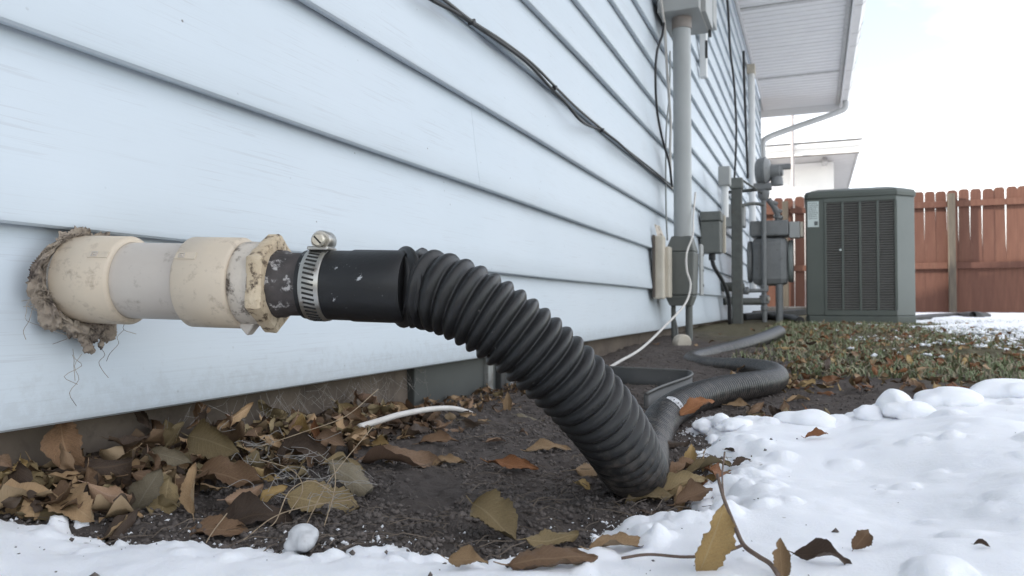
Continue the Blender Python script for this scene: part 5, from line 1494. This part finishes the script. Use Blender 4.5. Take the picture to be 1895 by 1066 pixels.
put(MB().tube(spline([(-0.051, 0.4645, 0.046), (-0.0547, 0.4892, 0.0535), (-0.0551, 0.5081, 0.0654)], 4), .0006, 5), 'side_stem', M_twig, tw, smooth=True, angle=180)
dg = thing('dead_grass_tuft', 'wiry pale dead grass stalks arching out of the leaf pile', 'dead grass', (-0.3609, 0.4628, 0.0064))
rng = random.Random(77)
STALKS = [[(-0.359, 0.5701, 0.0544), (-0.3505, 0.5094, 0.0332), (-0.3475, 0.484, 0.0208), (-0.3346, 0.4411, 0.0014)], [(-0.3329, 0.4736, 0.0224), (-0.3508, 0.4717, 0.0293), (-0.3626, 0.4617, 0.0224), (-0.3588, 0.4421, 0.0061), (-0.3627, 0.4299, 0.0014)], [(-0.3171, 0.4747, 0.0177), (-0.3367, 0.4561, 0.0164), (-0.3554, 0.4379, 0.0114), (-0.3628, 0.4137, 0.0004)],
          [(-0.4238, 0.5015, 0.0343), (-0.3863, 0.4951, 0.0298), (-0.3659, 0.482, 0.0196), (-0.3627, 0.4621, 0.0064)], [(-0.4295, 0.6923, 0.072), (-0.427, 0.6291, 0.0522), (-0.4411, 0.5806, 0.043), (-0.4554, 0.5319, 0.0356)], [(-0.3909, 0.4291, 0.0119), (-0.3869, 0.4094, 0.0026), (-0.3745, 0.3823, -0.0076)], [(-0.3223, 0.4461, -0.0005), (-0.331, 0.4743, 0.0264), (-0.3564, 0.5069, 0.0383)]]
for q in STALKS:
    put(MB().tube(spline(q, 8), .00042, 5), 'stalk', M_straw, dg, smooth=True, angle=180)
mb = MB()
for k in range(60):
    c = Vector((-0.449, 0.5453, 0.0337)).lerp(Vector((-0.3326, 0.4634, 0.0053)), rng.random()) + Vector((rng.uniform(-.05, .03), rng.uniform(-.02, .03), rng.uniform(-.004, .02)))
    a = rng.uniform(0, 6.28); L_ = rng.uniform(.012, .04)
    q = [c + Vector((math.cos(a + i * .5) * L_ * i / 3, math.sin(a + i * .5) * L_ * i / 3, rng.uniform(-.004, .006))) for i in range(4)]
    mb.tube(spline(q, 3), .00022, 4)
put(mb, 'fine_fibres', M_web, dg)['kind'] = 'stuff'
# cobweb threads and fluff hanging below the siding on the foundation
cw_ = thing('cobweb', 'dusty cobweb threads hanging from the siding edge over the foundation', 'cobweb', (-0.5586, 0.6195, 0.0519))
mb = MB()
for k in range(110):
    t_ = rng.random() ** .8
    a = Vector((-.568 + rng.uniform(-.01, .015), .50 + .55 * t_, .066 - rng.random() * .02))
    b = a + Vector((rng.uniform(-.008, .012), rng.uniform(-.04, .05), -rng.uniform(.005, .04)))
    mid_ = (a + b) / 2 + Vector((.003, 0, -.007 * rng.random()))
    mb.tube([a, mid_, b], .00014, 3)
put(mb, 'threads', M_web, cw_)['kind'] = 'stuff'
# fine root and straw bits on the soil
def fibres(n, seed):
    rng = np.random.default_rng(seed)
    x_, y_ = soil_region(rng, n); n = len(x_)
    z_ = ground_z(x_, y_) + .0015
    a = rng.random(n) * 6.283; l = .004 + .016 * rng.random(n) ** 2; w = .00025 + .0003 * rng.random(n)
    dx, dy = np.cos(a) * l, np.sin(a) * l
    p0 = np.stack([x_ - dx, y_ - dy, z_], -1); p1 = np.stack([x_ + dx, y_ + dy, z_ + .003 * rng.random(n)], -1); pm = (p0 + p1) / 2 + np.stack([0 * x_, 0 * x_, .001 + .003 * rng.random(n)], -1)
    up = np.stack([-np.sin(a) * w, np.cos(a) * w, w], -1)
    V = np.stack([p0, p0 + up, pm + up, pm, p1 + up, p1], 1).reshape(-1, 3)
    o_ = (np.arange(n) * 6)[:, None]
    F = np.concatenate([o_ + np.array([[0, 1, 2, 3]]), o_ + np.array([[3, 2, 4, 5]])], 0)
    o = np_mesh('root_fibres', V, F, M_straw2, smooth=False); tag(o, 'fine root and straw fibres strewn over the dark soil', 'fibres', kind='stuff')
M_straw2 = simple('root_fibre', (.16, .125, .095), (.09, .07, .055), .8, scale=30)
fibres(5200, 15)

# leaves of one look and one drift: tell them apart by their order from the house wall
by_label = {}
for o in COL.objects:
    if o.get('category') == 'leaf': by_label.setdefault(o['label'], []).append(o)
ORD = ['nearest', 'second nearest', 'third nearest', 'fourth nearest', 'fifth nearest', 'sixth nearest', 'seventh nearest', 'eighth nearest', 'ninth nearest', 'tenth nearest']
for lab_, obs in by_label.items():
    if 1 < len(obs) <= len(ORD):
        for k, o in enumerate(sorted(obs, key=lambda q: q.location.x)):
            o['label'] = lab_ + (', ' + ORD[k] + ' the wall' if k < len(obs) - 1 or len(obs) > 2 else ', farther from the wall')
